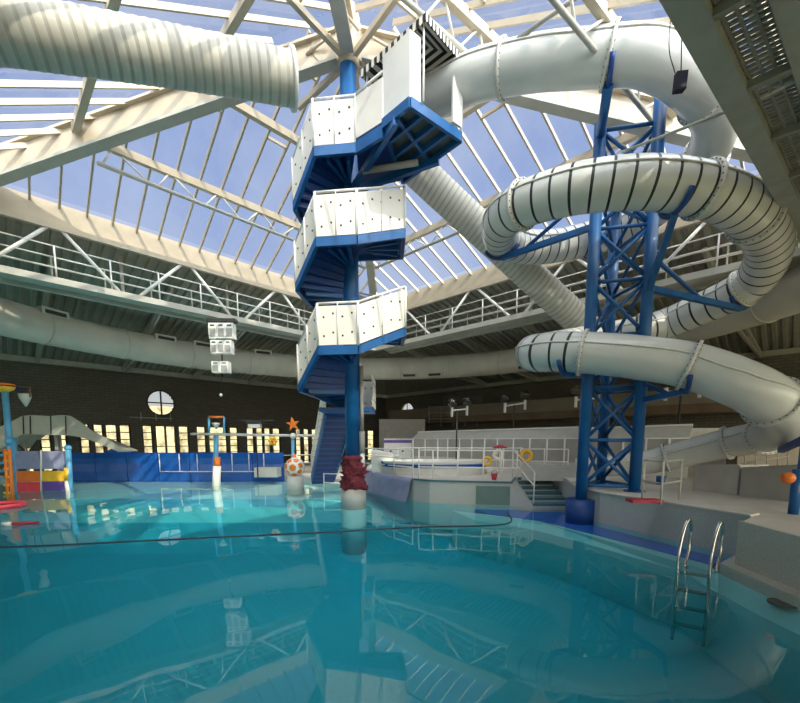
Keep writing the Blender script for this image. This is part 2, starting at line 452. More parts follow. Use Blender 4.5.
# ---- catwalk trusses below the skylight edge
def catwalk(k0, k1, side, inner_rails=True):
    A = at(S[k0], 0); B = at(S[k1], 0); e = (B-A).normalized(); L = (B-A).length
    out = ((A+B)/2 - V((CX,CYY,0))).normalized()
    t = thing('catwalk', 'white railed catwalk slung below the %s edge of the skylight' % side, 'catwalk', at((A+B)/2, 6.85))
    z = 6.95
    W = 1.0
    def P(s_, o, zz): q = A+e*s_+out*o; return V((q.x, q.y, zz))
    MB().beam(P(.1, 0, ZC+.0), P(L-.1, 0, ZC+.0), .16, .16).build('top_chord', 'cream', t)
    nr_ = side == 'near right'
    MB().beam(P(0, .04 if nr_ else 0, z-.05), P(L, .04 if nr_ else 0, z-.05), .30 if nr_ else .22, .2).build('inner_chord', 'shadesteel' if nr_ else 'creamd', t)
    MB().beam(P(0, 1.08 if nr_ else W, z-.05), P(L, 1.08 if nr_ else W, z-.05), .86 if nr_ else .18, .2).build('outer_chord', 'shadesteel' if nr_ else 'creamd', t)
    g = MB(); n = int(L/.10); gw = .66 if nr_ else W-.1
    if side.startswith('near'):
        for k in range(n): g.beam(P(L*k/n, .1, z), P(L*k/n, gw, z), .045, .03)
        for q in range(4 if nr_ else 5): g.beam(P(0, .22+q*.13, z-.01), P(L, .22+q*.13, z-.01), .03, .03)
        for k in range(1, 10): g.beam(P(L*k/10, 0, z-.08), P(L*k/10, gw, z-.08), .08, .1)
    else:
        g.beam(P(0, W/2, z), P(L, W/2, z), W-.2, .04)
    g.build('walkway', 'mesh' if side.startswith('near') else 'creamd', t)
    for k in range(8):
        ka, kb = (k//2)/4, (k//2+1)/4; pk = (ka+kb)/2
        if k % 2 == 0: a, b = P(L*(ka+.02), 0, z+.05), P(L*(pk-.012), 0, ZC-.05)
        else: a, b = P(L*(pk+.012), 0, ZC-.05), P(L*(kb-.02), 0, z+.05)
        MB().rod(a, b, .055, 8).build('diagonal', 'white', t)
    for o_ in (-.02, W):
        r = MB()
        for h in (.35, .65, .98): r.rod(P(.2, o_, z+h), P(L-.2, o_, z+h), .02, 6)
        r.build('handrail', 'white', t)
        for k in range(11):
            MB().rod(P(.4+(L-.8)*k/10, o_, z), P(.4+(L-.8)*k/10, o_, z+.98), .025, 6).build('post', 'white', t)
    for k in range(3):    # hangers up to the ceiling on the outside
        MB().beam(P(L*(.25+.25*k), W, z), P(L*(.25+.25*k), W, ZF-.62), .1, .1, up=e).build('hanger', 'creamd', t)
    return P, L
catwalk('L', 'F', 'far left'); catwalk('F', 'R', 'far right'); PN, LN = catwalk('R', 'N', 'near right'); catwalk('N', 'L', 'near left')

# ---- rafters and lattice struts below the outer ceiling
def zceil(r): r0 = HD/math.sqrt(2); r1 = HO/math.sqrt(2); return ZF-.56 + (ZW-.04-(ZF-.56))*(r-r0)/(r1-r0)
for key, (k0, k1) in (('left', ('L','F')), ('right', ('F','R'))):
    e = (S[k1]-S[k0]).normalized(); out = (((S[k0]+S[k1])/2)-V((CX,CYY,0))).normalized(); cc = V((CX,CYY,0))
    for n_, s_ in enumerate((-9.5, -5.6, -1.9, 1.9, 5.6, 9.5)):
        def Q(r, dz): q = cc+out*r+e*s_; return V((q.x, q.y, zceil(r)+dz))
        ra = max(9.2, abs(s_)+.4)
        t = thing('rafter_truss', 'grey lattice rafter under the %s slope of the ribbed ceiling, %s' % (key, ['nearest the outer corner', 'second along', 'third along', 'fourth along', 'fifth along', 'last along'][n_]), 'roof truss', Q(14, -.3))
        MB().beam(Q(ra, -.1), Q(18.9, -.1), .12, .16).build('top_chord', 'creamd', t)
        MB().beam(Q(ra, -.14), Q(14.5, -.62), .1, .12).build('lower_chord', 'creamd', t)
        MB().beam(Q(14.5, -.62), Q(18.9, -.2), .1, .12).build('lower_chord', 'creamd', t)
        w = MB(); 
        for r_ in (12.3, 14.5, 16.6): w.rod(Q(r_, -.15), Q(14.5+(r_-14.5)*.45, -.55), .035, 6)
        w.build('web_bars', 'creamd', t)

# ================================================================ POOL
ZD = .72
front = [(5.1, 13.9), (3.95, 13.9), (3.93, 13.5), (3.45, 12.1), (2.2, 12.35), (.95, 12.7), (.45, 13.2), (0, 14.0), (-.6, 15.2), (-1.3, 16.6), (-1.6, 18.0)]
NW = [(5.3, -7.8), (5.3, 5.0), (5.4, 6.2), (5.95, 6.65), (5.5, 8.0), (4.9, 9.7), (4.85, 11.0), (5.1, 11.75)]
A_ = NW + front + [(-1.6, 38.4), (-1.35, 38.8), (25.6, 11.8), (6.1, -7.8)]
dk = MB().prism(A_, -.015, ZD, 1, 0).prism(A_, -1.6, -.015, 2)
struct(dk.build('floor_deck', ['deck', 'basinwall', 'liner']))
cop = [(5.1, 13.6), (5.1, 5.95)]
tag_c = MB().prism([(5.91, 6.65), (5.46, 8.0), (4.86, 9.7), (4.82, 11.0), (5.15, 11.0), (5.2, 9.75), (5.8, 8.1), (6.2, 6.8)], ZD, ZD+.03)
struct(tag_c.build('trim_20', 'deck'))
# the nearer, lighter stretch of pool wall with its kerb at water level
struct(MB().prism([(5.24, -7), (5.299, -7), (5.299, 5.0), (5.399, 6.2), (5.34, 6.2), (5.24, 5.0)], -1.3, ZD+.02).build('wall_pool_near', 'basin2'))
struct(MB().prism([(5.02, -7), (5.24, -7), (5.24, 5.0), (5.34, 6.2), (5.9, 6.64), (5.82, 6.75), (5.15, 6.25), (5.02, 5.0)], -1.3, .035).build('trim_21', 'basin2'))
Lf = [(-1.6, 18.0), (-3.4, 18.3), (-5.8, 20.2), (-19.6, 20.2), (-28, 12.3), (-28.3, 11.8), (-1.6, 38.5)]
struct(MB().prism(Lf, -.015, .22, 1, 0).prism(Lf, -1.6, -.015, 2).build('floor_left', ['deck', 'basinwall', 'liner']))
struct(MB().prism([(-14.5, -1.9), (-1.35, -15), (5.29, -8.9), (5.29, 1.2), (-14.5, 1.2)], -1.6, .4, 0, 0).build('floor_near', ['deck']))
# basin floor: deep, then a ramp up to the beach end
pf = MB()
xs = [-28, 6.0]; prof = [(-9, -1.35), (11.5, -1.35), (13.4, -.8), (15.8, -.35), (20.3, -.08)]
for (y0, z0), (y1, z1) in zip(prof, prof[1:]):
    pf.add([(xs[0], y0, z0), (xs[1], y0, z0), (xs[1], y1, z1), (xs[0], y1, z1)], [(0,1,2,3)], 0 if y0 < 13 else 1 if y0 > 15 else 2)
struct(pf.build('floor_pool', ['pool', 'poolshelf', 'poolmid']))
struct(MB().prism([(5.35, 6.75), (5.7, 6.7), (5.9, 6.7), (5.48, 7.98), (4.88, 9.7), (4.83, 11.0), (5.05, 11.7), (3.9, 11.75), (3.4, 12.05), (2.3, 12.2), (2.6, 11.4), (3.7, 10.5), (4.35, 9.1)], -1.3, -.12).build('trim_22', 'shelfblue'), 'blue tiled ledge under the water')
struct(MB().prism([(5.02, 1.2), (5.02, 5.0), (5.15, 6.25), (5.35, 6.74), (4.34, 9.1), (3.69, 10.5), (2.59, 11.4), (1.6, 12.0), (2.2, 11.3), (3.4, 10.2), (4.1, 8.9), (5.0, 6.75), (4.85, 6.2), (4.75, 5.0), (4.75, 1.2)], -1.34, [-.14]*8+[-.3]*7).build('trim_26', 'liner'), 'pale ledge under the water along the right wall')

# water body
def water_mat():
    m, nt, out = nodes('pool water')
    tr = nt.nodes.new('ShaderNodeBsdfTransparent')
    g = nt.nodes.new('ShaderNodeBsdfGlossy'); g.inputs['Roughness'].default_value = .012
    f = nt.nodes.new('ShaderNodeFresnel'); f.inputs[0].default_value = 1.52
    mx = nt.nodes.new('ShaderNodeMixShader')
    tc = nt.nodes.new('ShaderNodeTexCoord'); mp = nt.nodes.new('ShaderNodeMapping')
    mp.inputs['Scale'].default_value = (.9, .55, 1)
    n1 = nt.nodes.new('ShaderNodeTexNoise'); n1.inputs['Scale'].default_value = .9; n1.inputs['Detail'].default_value = 1.5
    bp = nt.nodes.new('ShaderNodeBump'); bp.inputs['Strength'].default_value = .3; bp.inputs['Distance'].default_value = .06
    nt.links.new(tc.outputs['Object'], mp.inputs[0]); nt.links.new(mp.outputs[0], n1.inputs['Vector'])
    nt.links.new(n1.outputs['Fac'], bp.inputs['Height'])
    nt.links.new(bp.outputs[0], g.inputs['Normal']); nt.links.new(bp.outputs[0], f.inputs['Normal'])
    one_sided(nt, f, mx); nt.links.new(tr.outputs[0], mx.inputs[1]); nt.links.new(g.outputs[0], mx.inputs[2])
    nt.links.new(mx.outputs[0], out.inputs[0])
    ab = nt.nodes.new('ShaderNodeVolumeAbsorption'); ab.inputs['Color'].default_value = (.03, .78, .83, 1); ab.inputs['Density'].default_value = .36
    nt.links.new(ab.outputs[0], out.inputs['Volume'])
    return m
M['water'] = water_mat()
W_ = [(5.239, 1.2), (5.239, 5.0), (5.339, 6.19), (5.93, 6.66), (5.49, 7.99), (4.89, 9.69), (4.84, 11.0), (5.08, 11.75)] + [(3.95, 11.74), (3.94, 13.4), (3.46, 12.09), (2.2, 12.34), (.95, 12.69), (.45, 13.19), (0, 13.99), (-.6, 15.19), (-1.3, 16.59), (-1.6, 17.99), (-3.4, 18.29), (-5.8, 20.19), (-19.6, 20.19), (-27.5, 12.5), (-14.6, 1.2)]
wt = MB().prism(W_, -1.5, 0); wo = wt.build('pool_water', 'water'); wo['kind'] = 'stuff'; wo['label'] = 'clear turquoise water filling the leisure pool'; wo['category'] = 'water'

# ================================================================ steps at the pool edge
st = thing('pool_steps', 'six dark teal tiled steps leading out of the pool beside the blue lattice tower', 'steps', (4.5, 11.75, -.2))
for k in range(6):
    y0 = 11.75+k*.36; z = .12*(k+1)-.03
    MB().box((4.52, y0+.18+(13.9-y0-.36)/2, (z-.25)/2), (1.12, 13.9-y0-.002, z+.25), mi=0).build('riser', 'lgrey', st)
    MB().box((4.52, y0+.18, z+.0), (1.14, .40, .065)).build('tread', 'treadb', st)
MB().prism([(3.455, 12.10), (3.955, 11.76), (3.955, 13.6)], -.25, [.68, .10, .69]).build('side_cheek', 'basinwall', st)
# sloping kerb right of the steps
struct(MB().prism([(5.1, 11.9), (5.4, 11.9), (5.5, 14.3), (5.1, 14.3)], ZD, [ZD+.05, ZD+.05, ZD+.42, ZD+.42]).build('trim_23', 'deck'))
# flat panel coloured for the shade of the niche left of the steps
struct(MB().prism([(2.35, 12.285), (3.35, 12.09), (3.36, 12.10), (2.36, 12.32)], .02, ZD-.12).build('trim_24', 'nicheshade'), 'flat dark panel coloured as the shade of a recess below the deck edge')
struct(MB().prism([(3.90, 13.4), (3.42, 12.06), (2.2, 12.31), (.94, 12.66), (.44, 13.15), (.44, 13.3), (.98, 12.8), (2.2, 12.45), (3.40, 12.22), (3.86, 13.5)], ZD-.03, ZD+.02).build('trim_25', 'treadb'), 'dark blue nosing along the deck edge')

# ================================================================ central column
col = thing('roof_column', 'tall blue steel column rising out of the pool on a round white base up to the roof hub', 'column', (CX-.03, 11.8, -1.35))
MB().lathe([(.37, -.02), (.37, .56), (.34, .60)], (CX-.03, 11.8, 0), 32).build('base', 'lgrey', col)
MB().lathe([(.37, -1.35), (.37, -.02)], (CX-.03, 11.8, 0), 32).build('tiled_foot', 'liner', col)
MB().lathe([(.22, .55), (.22, 11.85)], (CX-.03, 11.8, 0), 24).build('shaft', 'blue', col)
MB().lathe([(.25, 11.8), (.30, 11.86), (.30, 12.95), (.22, 13.2)], (CX, 11.8, 0), 8).build('head', 'cream', col)
h = MB()
for a in (0, 90, 180, 270):
    d = V((math.cos(R(a)), math.sin(R(a)), 0)); c_ = V((CX, 11.8, 12.25)); sd = V((-d.y, d.x, 0))*.07
    h.lathe([(.42, -.08), (.42, .08)], c_+d*.55, 20, axis=(-d.y, d.x, 0))
h.build('gusset_plates', 'cream', col)
pp = MB(); pp.rod((CX+.25, 11.72, 2.2), (CX+.25, 11.72, 4.1), .055, 12); pp.lathe([(.085, 1.62), (.085, 2.25)], (CX+.25, 11.70, 0), 14)
pp.build('side_pipe', 'grey', col)
MB().lathe([(.075, 1.2), (.075, 1.62)], (CX+.25, 11.70, 0), 14).build('pipe_collar', 'white', col)
prof = []
for k in range(15):
    z = .56+k*.07; prof.append((.38-.09*(k/14)+(.05 if k % 2 else -.02)*(1+.6*math.sin(k*2.1)), z))
wr = MB().lathe(prof, (CX-.02, 11.8, 0), 28)
wr.v = [(x+.05*math.sin(z*11+x*17)+.02*math.sin(y*40+z*31), y+.04*math.sin(z*13+x*9), z+.03*math.sin(x*23+z*5)) for x, y, z in wr.v]
tag(wr.build('column_wrap', 'redfab'), 'crumpled dark red padding wrapped round the foot of the central column', 'padding')

# ================================================================ stair tower round the column
ST = thing('spiral_stair', 'blue steel stair with white bolted guard panels winding round the central column', 'staircase', (CX, 11.8, .22))
def rim(ang, r): return V((CX+r*math.cos(R(ang)), 11.8+r*math.sin(R(ang)), 0))
def turn(z0, z1):
    return [(241, 1.47, z0), (282, 1.44, z0), (335, 1.62, z0+.62), (385, 1.55, z0+.66), (450, 1.5, z0+(z1-z0)*.5), (510, 1.5, z1-.8), (563, 1.52, z1-.8), (601, 1.47, z1)]
Z1, Z2, Z3 = 4.36, 6.95, 9.0
pts = [(150, 1.5, 3.52), (203, 1.52, 3.52)] + turn(Z1, Z2)
pts = [(a-360 if i < 2 else a-360, r, z) for i, (a, r, z) in enumerate(pts)]
pts[0] = (150-360, 1.5, 3.52); pts[1] = (203-360, 1.52, 3.52)
full = [(90-360, 1.5, 3.0)] + pts[:2] + [(241-360, 1.47, Z1), (282-360, 1.44, Z1), (335-360, 1.62, Z1+.62), (385-360, 1.55, Z1+.66), (90, 1.5, 5.6), (150, 1.5, Z2-.8), (203, 1.52, Z2-.8),
        (241, 1.47, Z2), (282, 1.44, Z2), (335, 1.6, Z2+.5), (385, 1.55, Z2+.55), (450, 1.5, 7.8), (510, 1.5, Z3-.84), (563, 1.52, Z3-.84), (601, 1.47, Z3), (642, 1.44, Z3)]
def seg_panel(p, q, h=1.05):
    a = rim(p[0], p[1]); b = rim(q[0], q[1]); a.z = p[2]; b.z = q[2]
    e = (b-a); eh = V((e.x, e.y, 0)).normalized(); nn = V((eh.y, -eh.x, 0))
    if nn.dot(a-V((CX, 11.8, a.z))) < 0: nn = -nn
    hh = V((0,0,1))
    g = MB(); lo, hi = .03, h-.07
    g.hexa([a+hh*lo-nn*.02, b+hh*lo-nn*.02, b+hh*lo+nn*.02, a+hh*lo+nn*.02, a+hh*hi-nn*.02, b+hh*hi-nn*.02, b+hh*hi+nn*.02, a+hh*hi+nn*.02])
    L = V((e.x, e.y, 0)).length; n = max(2, int(L/.23))
    for k in range(n):
        for row, zz in enumerate((.28, .74)):
            f = (k+.6)/(n+.2); zz2 = zz + (.05 if k % 2 else -.03)
            c_ = a.lerp(b, f)+hh*zz2
            for sg in (1, -1): g.lathe([(.026, -.004), (.026, .006)], c_+nn*.022*sg, 8, 1, axis=nn*sg)
    g.build('guard_panel', ['panel', 'dark'], ST)
    r = MB(); r.rod(a+hh*h, b+hh*h, .03, 8); r.rod(a+nn*.04, a+nn*.04+hh*h, .02, 6); r.rod(b+nn*.04, b+nn*.04+hh*h, .02, 6)
    r.rod(a.lerp(b, .5)+nn*.035, a.lerp(b, .5)+nn*.035+hh*h, .015, 6)
    r.build('handrail', 'white', ST)
    s_ = MB(); s_.hexa([a-hh*.21-nn*.05, b-hh*.21-nn*.05, b-hh*.21+nn*.05, a-hh*.21+nn*.05, a-nn*.05, b-nn*.05, b+nn*.05, a+nn*.05])
    s_.build('stringer', 'blue', ST)
def wedge(a0, r0, a1, r1, z, th, name='tread'):
    i0, i1 = rim(a0, .24), rim(a1, .24); o0, o1 = rim(a0, r0-.05), rim(a1, r1-.05)
    return MB().prism([(i0.x, i0.y), (o0.x, o0.y), (o1.x, o1.y), (i1.x, i1.y)], z-th, z).build(name, 'navy', ST)
for i, (p, q) in enumerate(zip(full, full[1:])):
    seg_panel(p, q)
    dz = q[2]-p[2]
    if abs(dz) < .1:
        wedge(p[0], p[1], q[0], q[1], p[2], .07, 'landing')
        m = (p[0]+q[0])/2
        b = MB()
        for aa in (p[0]+8, m, q[0]-8): b.beam(rim(aa, .22)+V((0,0,p[2]-.14)), rim(aa, (p[1]+q[1])/2-.25)+V((0,0,p[2]-.14)), .08, .14)
        b.build('bracket', 'blue', ST)
    else:
        n = max(2, round(dz/.17))
        for k in range(n):
            f0, f1 = k/n, (k+1)/n
            a0 = p[0]+(q[0]-p[0])*f0; a1 = p[0]+(q[0]-p[0])*f1; z = p[2]+dz*(k+.6)/n
            # outer edge follows the straight stringer
            oa = rim(p[0], p[1]).lerp(rim(q[0], q[1]), f0); ob = rim(p[0], p[1]).lerp(rim(q[0], q[1]), f1)
            i0, i1 = rim(a0, .24), rim(a1, .24)
            cpt = V((CX, 11.8, 0)); oa = oa+(cpt-oa)*.03; ob = ob+(cpt-ob)*.03
            t = MB().prism([(i0.x, i0.y), (oa.x, oa.y), (ob.x, ob.y), (i1.x, i1.y)], z-.05, z)
            t.prism([(i0.x, i0.y), (oa.x, oa.y), (oa.x+(ob.x-oa.x)*.12, oa.y+(ob.y-oa.y)*.12), (i0.x+(i1.x-i0.x)*.12, i0.y+(i1.y-i0.y)*.12)], z-.19, z-.05)
            t.build('tread', 'navy', ST)
# lower landing and the straight flight down to the deck
t = MB().prism([(-2.5, 12.5), (-.85, 12.5), (-.85, 13.9), (-2.5, 13.9)], 2.88, 3.0); t.build('landing', 'blue', ST)
for x0, y0, x1, y1 in ((-.85, 12.5, -.85, 13.9), (-.85, 13.9, -1.5, 13.9)):
    g = MB(); e = V((x1-x0, y1-y0, 0)).normalized(); nn = V((e.y, -e.x, 0))
    g.beam((x0, y0, 3.5), (x1, y1, 3.5), .04, .95)
    for k in range(3):
        for zz in (3.25, 3.75):
            for sg in (1, -1): g.lathe([(.026, -.004), (.026, .006)], V((x0, y0, zz))+(V((x1-x0, y1-y0, 0))*(k+.6)/3.2)+nn*.022*sg, 8, 1, axis=nn*sg)
    g.build('guard_panel', ['panel', 'dark'], ST)
top = V((-2.05, 13.8, 3.0)); bot = V((-3.35, 17.3, .22)); fd = (bot-top); sd = V((-fd.y, fd.x, 0)).normalized()*.48
n = 14
for k in range(n):
    c_ = top.lerp(bot, (k+.5)/n); g = MB(); hd = V((fd.x, fd.y, 0)).normalized()*.11
    g.hexa([c_-sd-hd-V((0,0,.05)), c_+sd-hd-V((0,0,.05)), c_+sd+hd-V((0,0,.05)), c_-sd+hd-V((0,0,.05)), c_-sd-hd, c_+sd-hd, c_+sd+hd, c_-sd+hd][::1])
    g.build('tread', 'blue', ST)
    MB().beam(c_-sd+hd*.9+V((0,0,-.12)), c_+sd+hd*.9+V((0,0,-.12)), .02, .17).build('riser', 'navy', ST)
for sg in (-1, 1):
    MB().beam(top+sd*sg-V((0,0,.08)), bot+sd*sg+V((0,0,.12)), .06, .28).build('stringer', 'blue', ST)
for sg in (-1, 1):
    g = MB(); a = top+sd*sg; b = bot+sd*sg; zz = V((0,0,1)); w_ = sd.normalized()*.02
    if sg == -1 and False: continue
    g.hexa([a-w_+zz*.1, b-w_+zz*.1, b+w_+zz*.1, a+w_+zz*.1, a-w_+zz*.98, b-w_+zz*.98, b+w_+zz*.98, a+w_+zz*.98])
    for k in range(12):
        for h_ in (.3, .75):
            for s2 in (1, -1): g.lathe([(.026, -.004), (.026, .006)], a.lerp(b, (k+.5)/12)+zz*h_+w_*1.1*s2, 8, 1, axis=sd*s2)
    if sg == 1: keep = True
    g.build('guard_panel', ['panel', 'dark'], ST)
    MB().rod(a+zz*1.05, b+zz*1.05, .03, 8).build('handrail', 'white', ST)

# ---- launch platform, start box, canopy
zp = 9.0
q = [Uz(383,127,zp), Uz(410,105,zp), Uz(461,140,zp), Uz(403,182,zp)]
LP = thing('launch_platform', 'blue steel launch platform at the top of the stair tower where the tube slide starts', 'platform', V((.3, 10.8, zp)))
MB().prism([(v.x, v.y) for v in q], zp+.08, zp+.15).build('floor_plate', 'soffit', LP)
fr = MB()
for a, b in zip(q, q[1:]+q[:1]): fr.beam(a+V((0,0,.05)), b+V((0,0,.05)), .08, .2)
fr.build('edge_frame', 'blue', LP)
rb = MB()
for k in range(1, 2):
    rb.beam(q[0].lerp(q[1], k/2)+V((0,0,.03)), q[3].lerp(q[2], k/2)+V((0,0,.03)), .07, .12)
for k in range(1, 4):
    rb.beam(q[0].lerp(q[3], k/4)+V((0,0,.02)), q[1].lerp(q[2], k/4)+V((0,0,.02)), .07, .12)
rb.build('joists', 'blue', LP)
rb = MB(); rb.beam((CX, 11.8, zp-.25), q[2].lerp(q[3], .35)+V((0,0,-.1)), .12, .16); rb.beam((CX, 11.8, zp-.25), q[0].lerp(q[1], .5)+V((0,0,-.1)), .12, .16)
rb.build('bracket', 'blue', LP)
lk = rim(642-720, 1.44); br = MB().prism([(lk.x, lk.y), (q[0].x, q[0].y), (q[3].x, q[3].y), (CX+.25, 12.2), (CX+.25, 11.4)], zp+.04, zp+.12)
br.build('link_plate', 'navy', LP)
lk2 = V((lk.x, lk.y, zp)); a, b = lk2, q[0]
g = MB(); g.beam(a+V((0,0,.55)), b+V((0,0,.55)), .04, .9); g.build('guard_panel', 'panel', LP)
MB().beam(a-V((0,0,.1)), b-V((0,0,.1)), .08, .25).build('stringer', 'blue', LP)
MB().rod(a+V((0,0,1.06)), b+V((0,0,1.12)), .03).build('handrail', 'white', LP)
c_ = rim(-10, .5)
tag(MB().tube([V((-.95, 11.0, 8.78)), V((-.2, 10.9, 8.82)), V((.45, 10.8, 8.86))], .075, 14).build('service_pipe', 'grey'), 'ribbed grey pipe slung under the launch platform', 'pipe')
# white start box
A0, B0 = q[0], q[1]; ed = (B0-A0).normalized(); inn = (q[2]-q[1]).normalized()
box = thing('start_box', 'tall white start enclosure at the corner of the launch platform', 'enclosure', A0.lerp(B0, .5)+V((0,0,.15)))
t0, t1 = 10.42, 10.42
P0 = [A0, B0, B0+inn*.30, A0+inn*.30]
MB().prism([(p.x, p.y) for p in P0], zp+.15, [t0]*4).build('shell', 'white', box)
MB().beam(q[2]-inn*.02+V((0,0,.75)), q[2]-inn*.30+V((0,0,.75)), .06, 1.0).build('side_panel', 'white', LP)
MB().rod(q[2]+V((0,0,.1)), q[2]+V((0,0,1.7)), .03).build('post', 'white', LP)
# striped canopy
ze = 10.72
cn = Uz(426, 12, ze); cl = Uz(361, 70, ze); cr = Uz(462, 56, ze); cf = cl+cr-cn; ca = (cn+cf)/2+V((0,0,.42))
CN = thing('striped_canopy', 'square black and white striped canopy over the slide start', 'canopy', at((cn+cf)/2, ze))
cv = MB(); corners = [cn, cr, cf, cl]; nb = 11
for a, b in zip(corners, corners[1:]+corners[:1]):
    for k in range(nb):
        f0, f1 = k/nb, (k+1)/nb
        cv.slab([a.lerp(ca, f0), b.lerp(ca, f0), b.lerp(ca, f1), a.lerp(ca, f1)], .012, k % 2)
cv.build('cover', ['panel', 'black'], CN)
vl = MB()
for a, b in zip(corners, corners[1:]+corners[:1]):
    n = 22
    for k in range(n):
        p, r_ = a.lerp(b, k/n), a.lerp(b, (k+1)/n); m_ = (p+r_)/2
        vl.slab([p, r_, r_-V((0,0,.13)), m_-V((0,0,.17)), p-V((0,0,.13))], .01, k % 2)
vl.build('valance', ['panel', 'black'], CN)
for p in (cl, cn, cr, cf):
    pi = p+((cn+cf)/2-p)*.12
    MB().rod(at(pi, zp+.15), at(pi, ze-.02), .022, 6).build('pole', 'white', CN)

# ================================================================ tube slide
ctl = [U(430,98,11.0), Uz(444,92,10.40), Uz(470,79,10.33), Uz(503,70,10.22), Uz(540,63,10.08), Uz(575,60,9.92), Uz(611,57,9.74), Uz(650,58,9.60), Uz(688,78,9.45), Uz(710,104,9.35), Uz(716,126,9.22), Uz(706,155,9.0),
       Uz(672,196,8.72), Uz(632,224,8.5), Uz(590,238,8.25), Uz(555,246,8.0), Uz(524,247,7.78), Uz(502,238,7.6), Uz(503,220,7.45), Uz(523,205,7.36), Uz(560,193,7.28), Uz(597,186,7.22), Uz(650,183,7.13), Uz(702,190,7.02), Uz(732,201,6.93),
       Uz(755,218,6.83), Uz(768,240,6.70), Uz(767,260,6.48), Uz(756,279,6.24), Uz(742,289,6.1), Uz(725,298,6.0), Uz(703,308,5.88), Uz(668,323,5.68), Uz(640,331,5.48), U(600,338,13.9), U(560,346,12.9), U(535,352,11.7), U(538,353,10.6), U(566,352,10.0),
       U(600,354,9.6), U(640,358,9.2), U(690,366,8.8), U(740,384,8.3), U(772,402,8.2), U(787,422,8.9), U(765,436,10.0), U(727,443,10.9), U(665,458,11.8), U(640,463,12.1), U(575,468,12.8)]
WS = thing('tube_slide', 'long white enclosed tube slide coiling round the blue lattice tower down to the deck', 'water slide', ctl[0])
path = spline(ctl, 10)
path = resample(path, .05)
def nearest(p): return min(range(len(path)), key=lambda i: (path[i]-V(p)).length)
rT = .47
joint_ctl = [0, 3, 6, 8.7, 11, 19, 23, 25, 29, 33, 38.5, 41, 43, 45, 46, 47, 49]
def ctl_idx(c_): i = int(c_); f = c_-i; p = ctl[i] if f == 0 else ctl[i].lerp(ctl[min(i+1, len(ctl)-1)], f); return nearest(p)
ji = [ctl_idx(c_) for c_ in joint_ctl]; ji[-1] = len(path)-1; ji = sorted(set(ji))
banded = (ctl_idx(12), ctl_idx(33)); banded2 = (ctl_idx(34), ctl_idx(38.5))
for a, b in zip(ji, ji[1:]):
    sub = path[a:b+1]; mats = []
    inb = (banded[0]-8 <= (a+b)/2 <= banded[1]+8) or (banded2[0] <= (a+b)/2 <= banded2[1])
    rad = []
    if (a+b)/2 > ctl_idx(42): pass
    for k in range(len(sub)):
        gi = a+k
        sh_ = 1.0 - .34*max(0, (gi-ctl_idx(43))/(len(path)-ctl_idx(43)))
        rad.append(rT*sh_)
    if inb:
        ns = []; nr = []; 
        for k, p in enumerate(sub):
            ns.append(p); nr.append(rad[k])
        for k in range(len(sub)-1): mats.append(1 if (a+k) % 7 == 3 else 0)
    else: mats = [0]*(len(sub)-1)
    MB().tube(sub, rT, 28, 0, cap=(a == ji[0] or b == ji[-1]), mats=mats, radii=rad).build('tube_segment', ['tube', 'black'], WS)
    # side seam ridges
    for sg in (1, -1):
        sm = []
        for k, p in enumerate(sub):
            t = (sub[min(k+1, len(sub)-1)]-sub[max(k-1, 0)]).normalized(); sdv = t.cross(V((0,0,1)))
            sdv = sdv.normalized() if sdv.length > .1 else V((1,0,0))
            sm.append(p+(sdv*math.cos(R(20))*sg+V((0,0,1))*math.sin(R(20)))*(rad[k]+.01))
        if len(sm) > 3: MB().tube(sm[::2] if len(sm) > 5 else sm, .022, 6).build('seam', 'flange', WS)
for i in ji[:-1]:
    t = (path[min(i+1, len(path)-1)]-path[max(i-1, 0)]).normalized()
    sh_ = 1.0 - .34*max(0, (i-ctl_idx(43))/(len(path)-ctl_idx(43)))
    f = MB(); r_ = rT*sh_
    o = len(f.v)
    f.lathe([(r_, -.035), (r_+.065, -.035), (r_+.065, .035), (r_, .035)], path[i], 32, 0, axis=t)
    qv = V((0,0,1)).rotation_difference(t).to_matrix()
    for k in range(26):
        an = 2*math.pi*k/26; c_ = path[i]+qv @ V(((r_+.035)*math.cos(an), (r_+.035)*math.sin(an), 0))
        f.box(c_+t*.038, (.02, .02, .02), 0, 1); f.box(c_-t*.038, (.02, .02, .02), 0, 1)
    f.build('flange', ['flange', 'dark'], WS)
# mouth
MB().lathe([(.47, 0), (.56, .02), (.60, .35), (.5, .5)], path[0]-(path[8]-path[0]).normalized()*.45, 28, axis=(path[8]-path[0])).build('mouth', 'tube', WS)
# run-out trough
e0 = path[-1]; 
TR = MB()
dv = (path[-1]-path[-10]).normalized(); dv.z = 0; dv.normalize(); sv = V((-dv.y, dv.x, 0))
for sg in (-1, 1): TR.beam(at(e0, .95)+sv*.5*sg, at(e0+dv*1.6, .95)+sv*.5*sg, .08, .46)
TR.beam(at(e0, .78), at(e0+dv*1.6, .78), 1.0, .1)
tag(TR.build('run_out_trough', 'lgrey'), 'short grey trough where the tube slide empties on the deck', 'trough')

